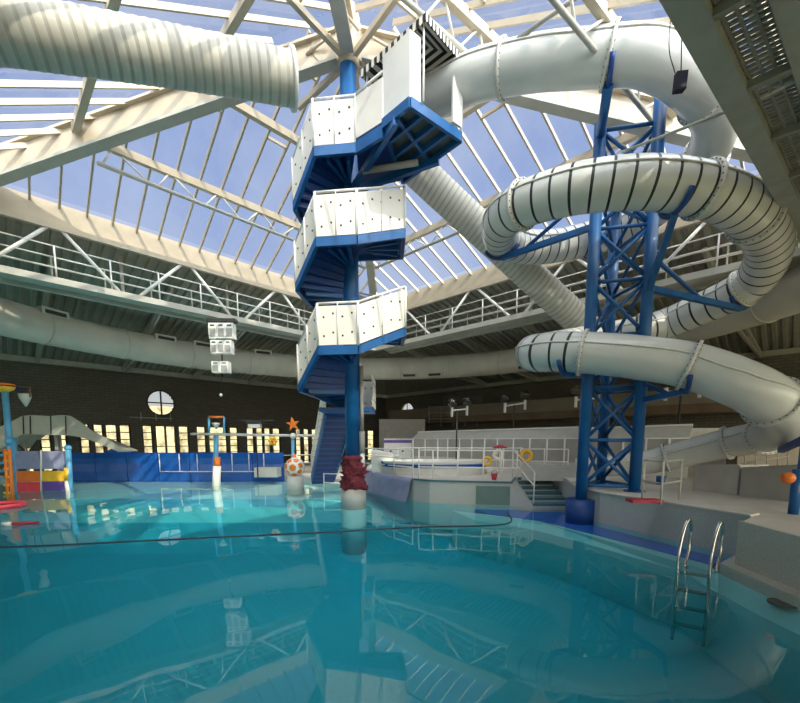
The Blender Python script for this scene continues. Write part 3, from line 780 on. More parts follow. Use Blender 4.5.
# ================================================================ lattice tower
TW = thing('lattice_tower', 'three-legged blue steel lattice tower holding up the tube slide', 'tower', (5.2, 10.4, -.2))
legs = [(4.66, 10.2), (5.87, 9.95), (5.72, 11.35)]
zt = [9.3, 9.7, 9.3]; zb = [.5, ZD, ZD]
def LG(i, z): return V((legs[i][0], legs[i][1], z))
for i in range(3): MB().rod(LG(i, zb[i]), LG(i, zt[i]), .135, 20).build('leg', 'blue', TW)
MB().lathe([(.36, -.2), (.36, .5)], (4.66, 10.2, 0), 28).build('plinth', 'navy', TW)
for i in (1, 2): MB().lathe([(.24, ZD), (.24, ZD+.03)], (legs[i][0], legs[i][1], 0), 20).build('foot_plate', 'navy', TW)
levels = [.85, 2.0, 3.3, 4.55, 5.8, 7.0, 8.1, 9.15]
for i, j in ((0, 1), (1, 2), (2, 0)):
    for z0, z1 in zip(levels, levels[1:]):
        MB().rod(LG(i, z0), LG(j, z0), .045, 8).build('horizontal_brace', 'blue', TW)
        k = levels.index(z0)
        MB().rod(LG(i, z0), LG(j, z1), .045, 8).build('diagonal_brace', 'blue', TW)
        MB().rod(LG(j, z0), LG(i, z1), .045, 8).build('diagonal_brace', 'blue', TW)
    MB().rod(LG(i, 9.15), LG(j, 9.15), .045, 8).build('horizontal_brace', 'blue', TW)
def arm(a, b, br0=None, br1=None, r=.07, target=None):
    m = MB(); m.beam(a, b, .12, .13); ao = m.build('support_arm', 'blue', TW)
    if br0 is not None: MB().rod(br0, br1, .05, 8).build('arm_strut', 'blue', ao)
def under(c_): i = ctl_idx(c_); return path[i]-V((0,0,rT+.09))
def saddle(c_, a=None):
    i = ctl_idx(c_); p = path[i]; t = (path[i+2]-path[i-2]).normalized(); sv = t.cross(V((0,0,1))).normalized()
    pts_ = [p+(sv*math.cos(an)-V((0,0,1))*math.sin(an))*(rT+.06) for an in [R(30+12*k) for k in range(11)]]
    MB().tube(pts_, .05, 8).build('saddle', 'navy', TW)
    return p-V((0,0,rT+.06))
u = saddle(17); arm(LG(0, u.z), u, LG(0, u.z+.9), LG(0, u.z).lerp(u, .75))
u = saddle(29); arm(LG(1, u.z), u, LG(1, u.z+.75), LG(1, u.z).lerp(u, .55))
u = saddle(38); arm(LG(0, u.z), u)
u = saddle(41); arm(LG(1, u.z-.1), u, LG(1, u.z+.35), LG(1, u.z).lerp(u, .6))
u = saddle(22.5); arm(u, LG(1, u.z-1.1))
u = saddle(14); arm(LG(2, u.z), u)
u = saddle(33); arm(LG(2, u.z), u)
u = saddle(6); MB().rod(LG(0, 9.0), u, .10, 12).build('support_arm', 'blue', TW)
arm(LG(2, 8.5), saddle(12))

# right hand post with arm and orange float
RP = thing('slide_post', 'blue double post at the right edge carrying the last bend of the tube slide', 'post', Uz(797, 515, ZD))
pb = Uz(793, 514, ZD); pc = Uz(800, 507, ZD)
MB().rod(pc, at(pc, 2.1), .10, 14).build('post', 'blue', RP); MB().rod(pb, at(pb, 1.5), .075, 12).build('post', 'blue', RP)
i_ = ctl_idx(44.3); MB().beam(at(pc, 2.05), path[i_]-V((0,0,rT+.06)), .12, .12).build('support_arm', 'navy', RP)
tag(MB().ball(U(788, 478, pb.y-.18), .10).build('float_ball', 'orange'), 'orange ball tied to the blue post at the right edge', 'ball')
bp_ = Uz(677, 491, ZD); bp_ = V((7.6, 11.6, ZD))
tag(MB().rod(bp_, at(bp_, .97), .12, 12).build('slide_support', 'blue'), 'short blue stub post under the lower end of the tube slide', 'post')

# ================================================================ ducts
def duct_mesh(pts, r, corr_=False, seg=28):
    p = resample(spline(pts, 12), .055 if corr_ else .3)
    rad = [r*(1.0 if not corr_ else (1.0 + (.022 if (k % 3 == 0) else 0))) for k in range(len(p))]
    return MB().tube(p, r, seg, radii=rad, mats=[1 if corr_ and k % 3 == 1 else 0 for k in range(len(p))]), p
RD = thing('ring_duct', 'large off-white air duct running round the hall below the catwalks', 'duct', (CX, 11.8, 6.2))
ringp = []
for k in range(-16, 19): 
    a = R(k*6.6); ringp.append(V((CX+12.6*math.sin(a), 11.8+12.6*math.cos(a), 6.2)))
d_, p_ = duct_mesh(ringp, .62); d_.build('duct_tube', ['duct', 'seamgrey'], RD)
for k in range(-15, 18, 2):
    a = R(k*6.6); c_ = V((CX+12.6*math.sin(a), 11.8+12.6*math.cos(a), 6.2)); t = V((math.cos(a), -math.sin(a), 0))
    MB().lathe([(.62, -.03), (.65, -.03), (.65, .03), (.62, .03)], c_, 28, axis=t).build('joint_ring', 'duct', RD)
for px in (-72, -52, -44, -30, -19, 9, 16, 40, 52, 60):
    a = R(px); t = V((math.cos(a), -math.sin(a), 0)); n_ = V((math.sin(a), math.cos(a), 0))
    c_ = V((CX, 11.8, 6.2))+n_*12.6 - n_*.42 + V((0,0,-.47 if px > 5 else .50))
    g = MB().box(c_, (.9, .3, .26), -a).build('vent_box', 'duct', RD)
    MB().box(c_-n_*.16+V((0,0,-.02)), (.7, .03, .13), -a).build('grille', 'dark', g)
UD = thing('roof_duct', 'ribbed off-white spiral duct hanging at the upper left with an open flanged end', 'duct', U(150, 55, 7.5))
d_, p_ = duct_mesh([U(-75, 17, 6.25), U(0, 29, 6.6), U(100, 45, 7.2), U(200, 62, 7.9), U(293, 80, 8.5)], .405, True); d_.build('duct_tube', ['duct', 'seamgrey'], UD)
tdir = (p_[-1]-p_[-6]).normalized()
MB().lathe([(.40, -.03), (.47, -.03), (.47, .03), (.40, .03)], p_[-1], 32, axis=tdir).build('end_flange', 'white', UD)
DD = thing('sloping_duct', 'straight off-white spiral duct sloping down behind the stair tower to the right', 'duct', U(500, 240, 13.8))
dd = [U(398, 148, 12.9), U(415, 168, 13.1), U(480, 229, 13.7), U(540, 285, 14.2), U(592, 333, 14.8)]
d_, p_ = duct_mesh(dd, .47, True); d_.build('duct_tube', ['duct', 'seamgrey'], DD)
d_, p2 = duct_mesh([p_[-1], V((7.3, 16.5, 5.75)), V((7.9, 19.5, 6.1))], .47); d_.build('elbow', 'duct', DD)

# ================================================================ small hung things
SP = thing('speaker_cluster', 'stacked cluster of small white boxed loudspeakers hanging below the left catwalk', 'loudspeaker cluster', U(220, 322, 16.0))
rows = [((213, 324), 3, 339, 210, 235), ((215, 341), 3, 354, 212, 233), ((217, 362), 2, 373, 213, 230)]
for (_, y0), n, y1, x0, x1 in rows:
    for k in range(n):
        cx_ = x0+(x1-x0)*(k+.5)/n; w_ = (x1-x0)/n*.9/400*16
        c_ = U(cx_, (y0+y1)/2, 16.0+random.uniform(-.05, .05)); hh = (y1-y0)/400*16*.95
        b = MB().box(c_, (w_, .3, hh)).build('speaker_box', 'white', SP)
        MB().box(c_+V((0, -.16, -hh*.12)), (w_*.72, .03, hh*.5)).build('grille', 'grey', b); MB().box(c_+V((0, -.155, hh*.34)), (w_*.5, .02, hh*.08)).build('slot', 'dark', b)
MB().box(U(222, 321, 16.0), (1.1, .3, .12)).build('hanger_frame', 'dark', SP)
MB().rod(U(222, 318, 16.1), U(222, 378, 16.1), .03).build('spine', 'dark', SP)
MB().rod(U(221, 372, 16), U(221, 393, 16), .012, 6).build('cable', 'dark', SP)
MB().ball(U(221, 395, 16), .06).build('weight', 'white', SP)
HB = thing('hanging_bag', 'small dark navy pouch hanging on two wires in front of the upper tube', 'pouch', U(680, 82, 7.2))
c_ = U(680, 82, 7.2)
bm_ = MB().hexa([c_+V(t) for t in ((-.09,-.05,-.15),(.08,-.05,-.13),(.08,.05,-.13),(-.09,.05,-.15),(-.08,-.04,.13),(.10,-.04,.15),(.10,.04,.15),(-.08,.04,.13))])
bm_.build('pouch', 'pouch', HB)
w_ = MB(); w_.tube(spline([U(674, -14, 7.2), U(669, 45, 7.2), U(675, 73, 7.2)], 8), .008, 5); w_.rod(U(683, -14, 7.2), U(681, 72, 7.2), .008, 5); w_.build('wire', 'dark', HB)
PR = MB(); PR.rod(U(622, 152, 8.4), U(736, 108, 6.7), .025, 8); PR.rod(U(728, 111, 6.75), U(812, 70, 6.0), .06, 10); PR.ball(U(733, 109, 6.7), .09)
tag(PR.build('tie_bar', 'creamd'), 'pale tie rod crossing below the near right catwalk', 'rod')
tag(MB().rod(U(508, 46, 9.6), U(584, -8, 8.6), .045, 8).build('hanger_rod', 'grey'), 'dark grey rod holding up the first joint of the tube slide', 'rod')

# lamp posts with twin globes
def lamp(pole, bar0, bar1, d, lab, zb_=ZD):
    P = U(pole, bar0[1], d); base = V((P.x, P.y, zb_))
    t = thing('lamp_post', lab, 'lamp', base, 'twin globe lamp posts')
    a, b = U(bar0[0], bar0[1], d), U(bar1[0], bar1[1], d)
    MB().rod(base, V((P.x, P.y, (a.z+b.z)/2)), .035, 8).build('pole', 'dark', t)
    MB().rod(a, b, .035, 8).build('crossbar', 'white', t)
    for p in (a, b):
        lh_ = MB().lathe([(.06, -.3), (.06, .12), (.09, .14)], p, 12).build('lamp_holder', 'white', t)
        MB().ball(p+V((0,0,.36)), .24).build('globe', 'globe', lh_)
lamp(457, (452, 410.5), (467, 409), 19.5, 'twin globe lamp on a thin post, left of the red parasol')
lamp(514, (505, 406), (525, 403), 19.0, 'twin globe lamp on a thin post, between the stair top and the red parasol')
lamp(588, (576, 400), (600, 398), 17.0, 'twin globe lamp on a thin post, behind the lattice tower')
lamp(681, (666, 392), (700, 389), 14.5, 'twin globe lamp on a thin post, right of the lattice tower')

# ================================================================ right gallery and back furniture
g = bar_along(aR, eR, nR, 3.2, 30, 2.4, 2.7, 3.3, 3.75); tag(g.build('gallery_edge', 'band'), 'dark brown timber band along the gallery floor on the right back wall', 'gallery edge')
g = bar_along(aR, eR, nR, 3.2, 30, 2.5, 2.65, 3.75, 4.5); tag(g.build('gallery_parapet', 'lband'), 'light brown parapet above the timber band on the right back wall', 'parapet')
g = bar_along(aR, eR, nR, 3.2, 30, 0, 2.5, 3.35, 3.5); tag(g.build('gallery_floor', 'lband'), 'gallery floor slab on the right back wall', 'gallery')
# black panel standing in for the dark gallery opening + railing at its left end
p0, p1 = U(445, 394, 30), U(487, 411, 30)
tag(MB().box(((p0.x+p1.x)/2, 31.5, (p0.z+p1.z)/2), (p1.x-p0.x, .3, p0.z-p1.z)).build('opening_panel', 'black'), 'black panel in place of the dark opening high on the gallery wall above the twin globe lamp', 'screen')
gr = thing('gallery_railing', 'dark railing at the left end of the gallery', 'railing', U(440, 424, 30))
for y in (407, 413, 419): MB().rod(U(428, y, 30), U(478, y-1, 30), .03, 6).build('rail', 'grey', gr)
for x in (429, 441, 453, 465, 477): MB().rod(U(x, 426, 30), U(x, 406, 30), .03, 6).build('post', 'grey', gr)

# long low grey screen with posts behind the deck
sc_ = thing('glazed_screen', 'long low grey screen with white posts standing behind the deck', 'screen', (5, 19, ZD))
def sp(px, d): q_ = U(px, 440, d); return V((q_.x, q_.y, 0))
sa, sb, se = sp(412, 23.5), sp(585, 15.8), sp(690, 13.6)
for a, b in ((sa, sb), (sb, se)):
    MB().beam(at(a, 1.55), at(b, 1.55), .06, 1.0).build('panel', 'grey', sc_)
    MB().beam(at(a, .9), at(b, .9), .14, .4).build('plinth', 'lgrey', sc_)
    n_ = V((-(b-a).y, (b-a).x, 0)).normalized()
    mb = MB(); 
    mb.hexa([at(a, 2.08), at(b, 2.08), at(b, 2.08)+n_*.1, at(a, 2.08)+n_*.1, at(a, 2.45)+n_*.5, at(b, 2.5)+n_*.5, at(b, 2.5)+n_*.6, at(a, 2.45)+n_*.6])
    mb.build('sloped_cap', 'lgrey', sc_)
    mb = MB().beam(at(a, 2.48)+n_*.5, at(b, 2.53)+n_*.5, .1, .06); mb.build('cap_edge', 'white', sc_)
    MB().rod(at(a, 2.05), at(b, 2.05), .03, 6).build('rail', 'white', sc_)
for px in (413, 425, 437.6, 447.6, 459.4, 471.6, 484.4, 497, 513, 529.4, 546.6, 564, 582, 603, 622, 645, 668):
    a_, _ = ray(px, 440)
    seg = (sa, sb) if px <= 585 else (sb, se)
    d = seg[1]-seg[0]; # solve a_*t = seg0.x + d.x*k ; t = seg0.y + d.y*k
    k = (a_*seg[0].y-seg[0].x)/(d.x-a_*d.y); p = seg[0]+d*k+V((0,-.08,0))
    MB().rod(at(p, ZD), at(p, 2.06), .035, 6).build('post', 'white', sc_)
# white cabin with purple stripe
lc = U(384, 462, 24); rc = U(434, 462, 24); ztop = U(400, 438.5, 24).z
cab = thing('kiosk', 'low white kiosk with a purple stripe along its top, left of the grey screen', 'kiosk', (lc.x+.6, 24.5, ZD))
MB().box(((lc.x+rc.x)/2, 25, (ZD+ztop)/2), (rc.x-lc.x, 1.8, ztop-ZD)).build('body', 'white', cab)
MB().box(((lc.x+rc.x)/2, 24.08, ztop-.17), (rc.x-lc.x, .05, .17)).build('stripe', 'purple', cab)
hd_ = MB()
for k in range(4): hd_.box((lc.x+.4+k*.72, 24.08, ztop-.75), (.1, .04, .1))
hd_.build('handles', 'dark', cab)
tag(MB().box((U(402, 440, 28).x, 28.6, 2.1), (3.2, .8, 2.7)).build('service_cabinet', 'grey'), 'plain grey block behind the white kiosk with the purple stripe', 'cabinet')

# whirlpool tub on the platform
ov = MB(); cxs, cys = 1.35, 15.6
def oval(rx, ry, z, n=36): return [(cxs+rx*math.cos(2*math.pi*k/n), cys+ry*math.sin(2*math.pi*k/n), z) for k in range(n)]
WT = thing('whirlpool_tub', 'round white whirlpool tub with a blue band on the back deck', 'whirlpool', (cxs, cys, ZD))
def ovring(prof, m, name):
    mb = MB(); n = 36
    for (r0, z0), (r1, z1) in zip(prof, prof[1:]):
        A, B = oval(r0[0], r0[1], z0), oval(r1[0], r1[1], z1)
        mb.add(A+B, [(i, (i+1) % n, n+(i+1) % n, n+i) for i in range(n)], 0, True)
    return mb.build(name, m, WT)
ovring([((2.05,1.3),ZD),((2.0,1.25),ZD+.28)], 'lgrey', 'tub_wall')
ovring([((2.01,1.26),ZD+.28),((2.01,1.26),ZD+.40)], 'cobalt', 'blue_band')
ovring([((2.0,1.25),ZD+.40),((2.05,1.3),ZD+.48),((1.75,1.0),ZD+.5),((1.7,.95),ZD+.2),((.01,.01),ZD+.2)], 'white', 'rim')
bx = U(399, 455, 17.5)
tag(MB().prism([(-1.2, 16.7), (-.25, 16.6), (.0, 17.5), (-1.1, 17.8)], ZD, [1.55, 1.35, 1.35, 1.6]).build('padded_bench', 'panel'), 'cream padded block behind the railing left of the whirlpool', 'bench')
tag(MB().box(V((-1.0, 15.9, ZD+.0)) + V((.35, .1, .33)), (.9, .5, .66)).build('notice_box', ['white']), 'white cabinet with a small blue sign beside the central column', 'cabinet')
tag(MB().box((-.58, 15.73, ZD+.38), (.30, .03, .18)).build('small_sign', 'navy'), 'small dark blue sign on the white cabinet', 'sign')
# lilac cover draped on the curved edge
lt = []
lc_ = [(.42, 13.17), (-.03, 13.97), (-.65, 15.15), (-1.32, 16.55), (-1.62, 17.8)]
lm = MB(); P_ = spline([V((x, y, 0)) for x, y in lc_], 6); n = len(P_)
vs = []
for i, p in enumerate(P_):
    t = (P_[min(i+1, n-1)]-P_[max(i-1, 0)]).normalized(); o_ = V((-t.y, t.x, 0))
    if o_.x > 0: o_ = -o_
    for off, z in ((-.1, ZD+.02), (.03, ZD+.02), (.10, ZD-.12), (.12, .4), (.20, .15), (.26, -.05)):
        f_ = i/(n-1); z = z if off < .3 else z
        vs.append(p+o_*off+V((0, 0, z)))
lm.add(vs, [(i*6+k, i*6+k+1, (i+1)*6+k+1, (i+1)*6+k) for i in range(n-1) for k in range(5)], 0, True)
tag(lm.build('edge_cover', 'lilac'), 'shiny lilac padding over the curved pool edge right of the central column', 'padding')

# toys on the deck
def Ud(px, py, z=ZD): return Uz(px, py, z)
rt_ = V((U(500, 446, 15.2).x, 15.2, ZD))
t = thing('red_parasol', 'small red disc parasol on a post among the yellow toys', 'parasol', rt_)
zt_ = U(500, 447, 15.2).z
MB().rod(rt_, at(rt_, zt_), .03).build('post', 'white', t); MB().lathe([(.28, -.04), (.26, 0), (.10, .07), (.01, .09)], at(rt_, zt_), 20).build('shade', 'red', t)
def toy(px, py, d, r, m, nm, lab, cat):
    c = U(px, py, d); mb = MB(); n = 20
    ring = [c+V((r*math.cos(2*math.pi*k/n), 0, r*math.sin(2*math.pi*k/n))) for k in range(n+1)]
    mb.tube(ring, r*.42, 10, cap=False); return tag(mb.build(nm, m), lab, cat)
toy(526, 456, 13.6, .17, 'yellow', 'swim_ring', 'yellow swim ring hooked on the railing at the head of the steps', 'swim ring')
toy(498, 455, 14.8, .15, 'panel', 'swim_ring', 'pale cream swim ring right of the red parasol post', 'swim ring')
toy(487, 461, 14.6, .13, 'yellow', 'swim_ring', 'small yellow ring left of the red parasol post', 'swim ring')
bk = V((3.05, 12.9, ZD))
t = thing('bucket', 'small red bucket beside the head of the pool steps', 'bucket', bk)
MB().lathe([(.07, 0), (.10, .2)], bk, 16).build('pail', 'red', t)
MB().tube([bk+V((.1*math.cos(R(a)), 0, .2+.1*math.sin(R(a)))) for a in range(0, 181, 20)], .008, 5).build('handle', 'dark', t)

# railings
def railing(lab, posts, rails_h, r=.022, zb_=ZD, h=.95, m='white'):
    """posts: list of (px, d)"""
    P = []
    for px, d in posts: q_ = U(px, 440, d); P.append(V((q_.x, q_.y, zb_)))
    t = thing('railing', lab, 'railing', P[0])
    for p in P: MB().rod(p, p+V((0,0,h)), r*1.1, 8).build('post', m, t)
    for hh in rails_h: MB().tube([p+V((0,0,hh)) for p in P], r, 8).build('rail', m, t)
    return t
railing('white railing on the curved deck edge right of the central column', [(361, 16.6), (376, 15.9), (394, 14.7), (413, 13.7)], (.35, .65, .95))
railing('white railing along the deck in front of the whirlpool', [(419, 13.3), (433, 13.1), (458, 13.0), (484, 12.8), (502, 12.7), (518, 12.6)], (.4, .95))
railing('white railing behind the whirlpool', [(398, 17.5), (419, 17.3), (438, 17.2), (459, 17.1), (484, 17.0), (504, 16.9), (523, 16.8)], (.45, .95))
railing('white railing on the right of the step head', [(521, 14.9), (545, 14.8), (569, 14.4)], (.5, .95))
railing('white railing before the foot of the straight stair flight', [(323, 15.6), (342, 15.3)], (.35, .7), zb_=-.0, h=.72)
t = thing('stair_rail', 'white sloping handrail down the left side of the pool steps', 'handrail', (3.98, 12.2, ZD))
a, b = V((3.9, 13.8, ZD)), V((4.0, 11.85, .1))
MB().rod(a, a+V((0,0,.95)), .024).build('post', 'white', t); MB().rod(b, b+V((0,0,.95)), .024).build('post', 'white', t)
for h_ in (.55, .95): MB().rod(a+V((0,0,h_)), b+V((0,0,h_)), .022).build('rail', 'white', t)
# step rail at right of tower
t = thing('step_rail', 'white tubular rail frame on the deck right of the lattice tower', 'railing', Uz(660, 505, ZD))
PP = [Uz(642, 500, ZD), Uz(660.5, 505, ZD), Uz(679, 500, ZD)]
for p in PP: MB().rod(p, p+V((0,0,.86)), .02).build('post', 'creamd', t)
for h_ in (.42, .86): MB().tube([p+V((0,0,h_)) for p in PP], .02, 8).build('rail', 'creamd', t)
# red mat
p = Uz(644, 503, ZD)
tag(MB().box(p+V((0,0,.05)), (.62, .28, .06)).build('foam_mat', 'red'), 'flat red foam mat on the pool edge beside the white rail frame', 'mat')
# right hand enclosures
def panelbox(px0, px1, pyb, pyt, m, nm, lab, depth=.8, d=None):
    a = Uz(px0, pyb[0], ZD); b = Uz(px1, pyb[1], ZD)
    za = U(px0, pyt[0], a.y).z; zb2 = U(px1, pyt[1], b.y).z
    n_ = V((-(b-a).y, (b-a).x, 0)).normalized()*depth
    if n_.y < 0: n_ = -n_
    mb = MB().hexa([a, b, b+n_, a+n_, at(a, za), at(b, zb2), at(b, zb2)+n_, at(a, za)+n_])
    mb.beam(at(a, za)-n_.normalized()*.01, at(b, zb2)-n_.normalized()*.01, .05, .03)
    return tag(mb.build(nm, m), lab, 'enclosure')
panelbox(693, 737, (489, 495), (465, 465), 'deck', 'storage_box', 'pale grey boxed enclosure on the deck below the tube slide end')
panelbox(739, 812, (496, 504), (468, 464), 'grey', 'storage_box', 'darker grey boxed enclosure beside the blue double post at the right edge')
t = thing('railing', 'thin grey stair railing above the darker grey enclosure', 'railing', U(770, 462, 12))
for y in (450, 458): MB().rod(U(742, y+6, 12), U(789, y-2, 12), .015, 6).build('rail', 'grey', t)
for x in (745, 756, 767, 778, 788): MB().rod(U(x, 466, 12), U(x, 451, 12), .015, 6).build('post', 'grey', t)
MB().box(U(766, 472, 12)+V((0,.3,0)), (1.7, .6, .3)).build('base', 'grey', t)
# grey-white blocks further right behind the slide
tag(MB().box((U(720, 440, 16).x, 16.6, 1.6), (3.4, .6, 1.76)).build('partition', 'lgrey'), 'light grey partition standing behind the lower end of the tube slide', 'partition')
tag(MB().box((U(790, 440, 14).x, 14.8, 1.55), (2.6, .5, 1.66)).build('partition', 'lband'), 'brownish grey partition at the far right behind the last slide bend', 'partition')

# pool ladder
LD = thing('pool_ladder', 'polished steel pool ladder with two hooped handrails at the right wall', 'ladder', (4.5, 6.1, -1.2))
lw = V((.84, -.54, 0))*.40; lh = V((.80, .60, 0)); l0 = V((4.33, 6.05, 0))
for k in (0, 1):
    o_ = l0+lw*k
    pts_ = [o_+lh*x_+V((0,0,z_)) for x_, z_ in ((0,-1.15), (0,-.4), (0,.1), (.06,.42), (.14,.62), (.25,.74), (.38,.72), (.45,.56), (.44,.30), (.36,.10), (.30,-.02), (.42,-.06))]
    MB().tube(spline(pts_, 6), .024, 10).build('handrail', 'steel', LD)
for z in (-.04, -.32, -.6, -.88): MB().beam(l0+V((0,0,z)), l0+lw+V((0,0,z)), .10, .03).build('rung', 'steel', LD)
dr = MB().lathe([(.16, 0), (.16, .02)], Uz(783, 604, -.12), 24); cdr = Uz(783, 604, -.12)
t = tag(dr.build('inlet_cover', 'dark'), 'dark round inlet cover just under the water by the right kerb', 'drain cover')
# floating lane rope
rp = spline([Uz(-20, 548, .01), Uz(60, 545, .01), Uz(200, 538, .01), Uz(330, 532, .01), Uz(420, 527, .01), Uz(505, 524, .01), Uz(508, 512, .01)], 8)
tag(MB().tube(rp, .018, 6).build('lane_rope', 'rope'), 'thin dark rope floating across the pool', 'rope')

# ================================================================ left play area
# cobalt barrier wall
BW = thing('barrier_wall', 'glossy cobalt blue barrier wall at the shallow end', 'barrier', (-11, 20.3, .2))
seg = [Uz(x, 0, 1) for x in ()]
bx0, bx1 = U(70, 465, 20.4).x, U(286, 465, 20.4).x
nseg = 7
for k in range(nseg):
    x0 = bx0+(bx1-bx0)*k/nseg; x1 = bx0+(bx1-bx0)*(k+1)/nseg-.03
    m = MB(); prof_ = [(0, -.2), (-.06, .4), (-.03, .8), (-.08, 1.1), (0, 1.38)]
    vs = []
    for y_, z_ in prof_: vs += [(x0, 20.1+y_, z_), (x1, 20.1+y_, z_)]
    for y_, z_ in reversed(prof_): vs += [(x0, 20.18, z_), (x1, 20.18, z_)]
    nn_ = len(vs)//2
    fs = [(2*i, 2*i+1, (2*i+3) % (2*nn_), (2*i+2) % (2*nn_)) for i in range(nn_)]
    fs += [tuple(2*i for i in range(nn_)), tuple(2*i+1 for i in reversed(range(nn_)))]
    m.add(vs, fs); m.build('panel', 'cobalt', BW)
wv = MB(); a = U(118, 450, 20.4); wv.prism([(a.x-.4, 20.1), (a.x+.9, 20.1), (a.x+.9, 20.2), (a.x-.4, 20.2)], 1.3, [1.42, 1.42, 1.42, 1.42])
wv.add([(a.x-.5, 20.08, 1.38), (a.x+.1, 20.08, 1.68), (a.x+.9, 20.08, 1.38), (a.x-.5, 20.2, 1.38), (a.x+.1, 20.2, 1.68), (a.x+.9, 20.2, 1.38)], [(0,2,1), (3,4,5), (0,1,4,3), (1,2,5,4)])
wv.build('crest', 'cobalt', BW)
t = railing('white posted rail fixed along the face of the blue barrier wall', [(x_, 19.98) for x_ in (158, 178, 196, 214, 231, 248, 263)], (.02,), zb_=.42, h=.9, r=.022)
# grey play slide with bridge
PS = thing('play_slide', 'grey green moulded play slide with high sides behind the coloured panels', 'slide', U(60, 470, 18.5))
def side(pts_up, pts_lo, d, nm='side_wall', m='slidegrey'):
    up_ = [U(x, y, d) for x, y in pts_up]; lo_ = [U(x, y, d) for x, y in pts_lo]; n = len(up_); mb = MB()
    for i in range(n-1):
        mb.hexa([lo_[i], lo_[i+1], lo_[i+1]+V((0,.08,0)), lo_[i]+V((0,.08,0)), up_[i], up_[i+1], up_[i+1]+V((0,.08,0)), up_[i]+V((0,.08,0))])
    return mb.build(nm, m, PS)
upP = [(-10, 431), (6, 424), (22, 416), (30, 415), (50, 416), (62, 415), (70, 416), (80, 422), (90, 430), (105, 438), (121, 447)]
loP = [(-10, 452), (6, 446), (20, 435), (30, 434), (50, 435), (62, 435), (70, 435.5), (80, 437), (90, 440), (105, 446), (119, 452)]
side(upP, loP, 18.0); side(upP, loP, 19.3)
ch = MB()
for i in range(len(loP)-1):
    a0, a1 = U(*loP[i], 18.04), U(*loP[i+1], 18.04); ch.hexa([a0, a1, a1+V((0,1.3,0)), a0+V((0,1.3,0)), a0+V((0,0,.05)), a1+V((0,0,.05)), a1+V((0,1.3,.05)), a0+V((0,1.3,.05))])
ch.build('chute', 'slidegrey', PS)
for x in (23, 30, 50.5, 65.5): 
    MB().beam(U(x, 416, 17.97), U(x+.5, 434, 17.97), .03, .03).build('rib', 'dark', PS)
for x in (24, 56, 60):
    p = U(x, 434, 18.6); MB().rod(V((p.x, p.y, -.25)), p, .09 if x == 56 else .04, 10).build('post', 'grey' , PS)
bm = MB(); bm.rod(U(14, 441, 18.6), U(30, 456, 18.6), .04); bm.rod(U(26, 456, 18.6), U(38, 440, 18.6), .04); bm.build('brace', 'dark', PS)
# coloured panels between posts
CP = thing('water_play_wall', 'water play panel with orange, red, yellow and purple blocks below two grey blue boards', 'play wall', Uz(42, 492, -.1))
d = 15.9; rect = lambda x0, y0, x1, y1, m, nm: MB().box((U((x0+x1)/2, (y0+y1)/2, d)), ((x1-x0)/400*d*.985, .08, (y1-y0)/400*d*.985)).build(nm, m, CP)
rect(15.5, 451, 40, 469, 'lilac', 'board'); rect(41.5, 451, 65, 469, 'lilac', 'board')
rect(15.5, 471, 41, 481.5, 'orange', 'block'); rect(42, 471, 67, 481, 'yellow', 'block')
rect(16, 482, 41, 491.5, 'pink', 'block'); rect(43, 481.5, 68, 490.5, 'purple', 'block')
for px, y0 in ((13, 440), (68, 448)):
    b = U(px, 470, 15.9); MB().rod(V((b.x, b.y, -.5)), U(px, y0, 15.9), .10, 12).build('post', 'lblue', CP)
    MB().ball(U(px, y0, 15.9), .13).build('cap', 'lblue', CP)
    MB().rod(U(px, 468, 15.9), U(px, 480, 15.9), .13, 12).build('collar', 'yellow', CP)
    MB().rod(U(px, 480.5, 15.9), V((b.x, b.y, -.3)), .125, 12).build('foot', 'panel', CP)
MB().rod(U(41, 450, 15.85), U(41, 492, 15.85), .03).build('middle_bar', 'white', CP)
# tall post with dish
PD = thing('spray_post', 'tall blue spray post with a yellow and orange dish on top at the left edge', 'spray post', V((U(10, 470, 15.2).x, 15.2, -.4)))
b = U(11, 470, 15.2)
MB().rod(V((b.x, b.y, -.4)), U(5, 392, 15.2), .10, 14).build('pole', 'lblue', PD)
MB().lathe([(.12, 0), (.30, .10), (.34, .2), (.1, .22)], U(4, 392, 15.2), 20).build('dish', 'yellow', PD)
MB().lathe([(.34, 0), (.30, .06), (.05, .1)], U(4, 385.5, 15.2), 20).build('lid', 'orange', PD)
MB().ball(U(10, 441, 15.1), .16).build('knuckle', 'lblue', PD)
MB().rod(U(5, 390, 15.2), U(24, 389, 15.8), .04).build('side_arm', 'navy', PD)
# hanging tipping bucket
TB = thing('tipping_bucket', 'white tipping bucket in an orange brown frame hanging before the dark wall', 'bucket', U(25, 394, 15.8))
MB().lathe([(.03, -.36), (.18, -.05), (.20, .1), (.20, .12)], U(25, 397, 15.8), 16).build('bucket', 'lgrey', TB)
f = MB(); f.tube([U(20, 397, 15.8), U(20, 387, 15.8), U(30, 387, 15.8), U(30, 397, 15.8)], .035, 8); f.build('frame', 'band', TB)
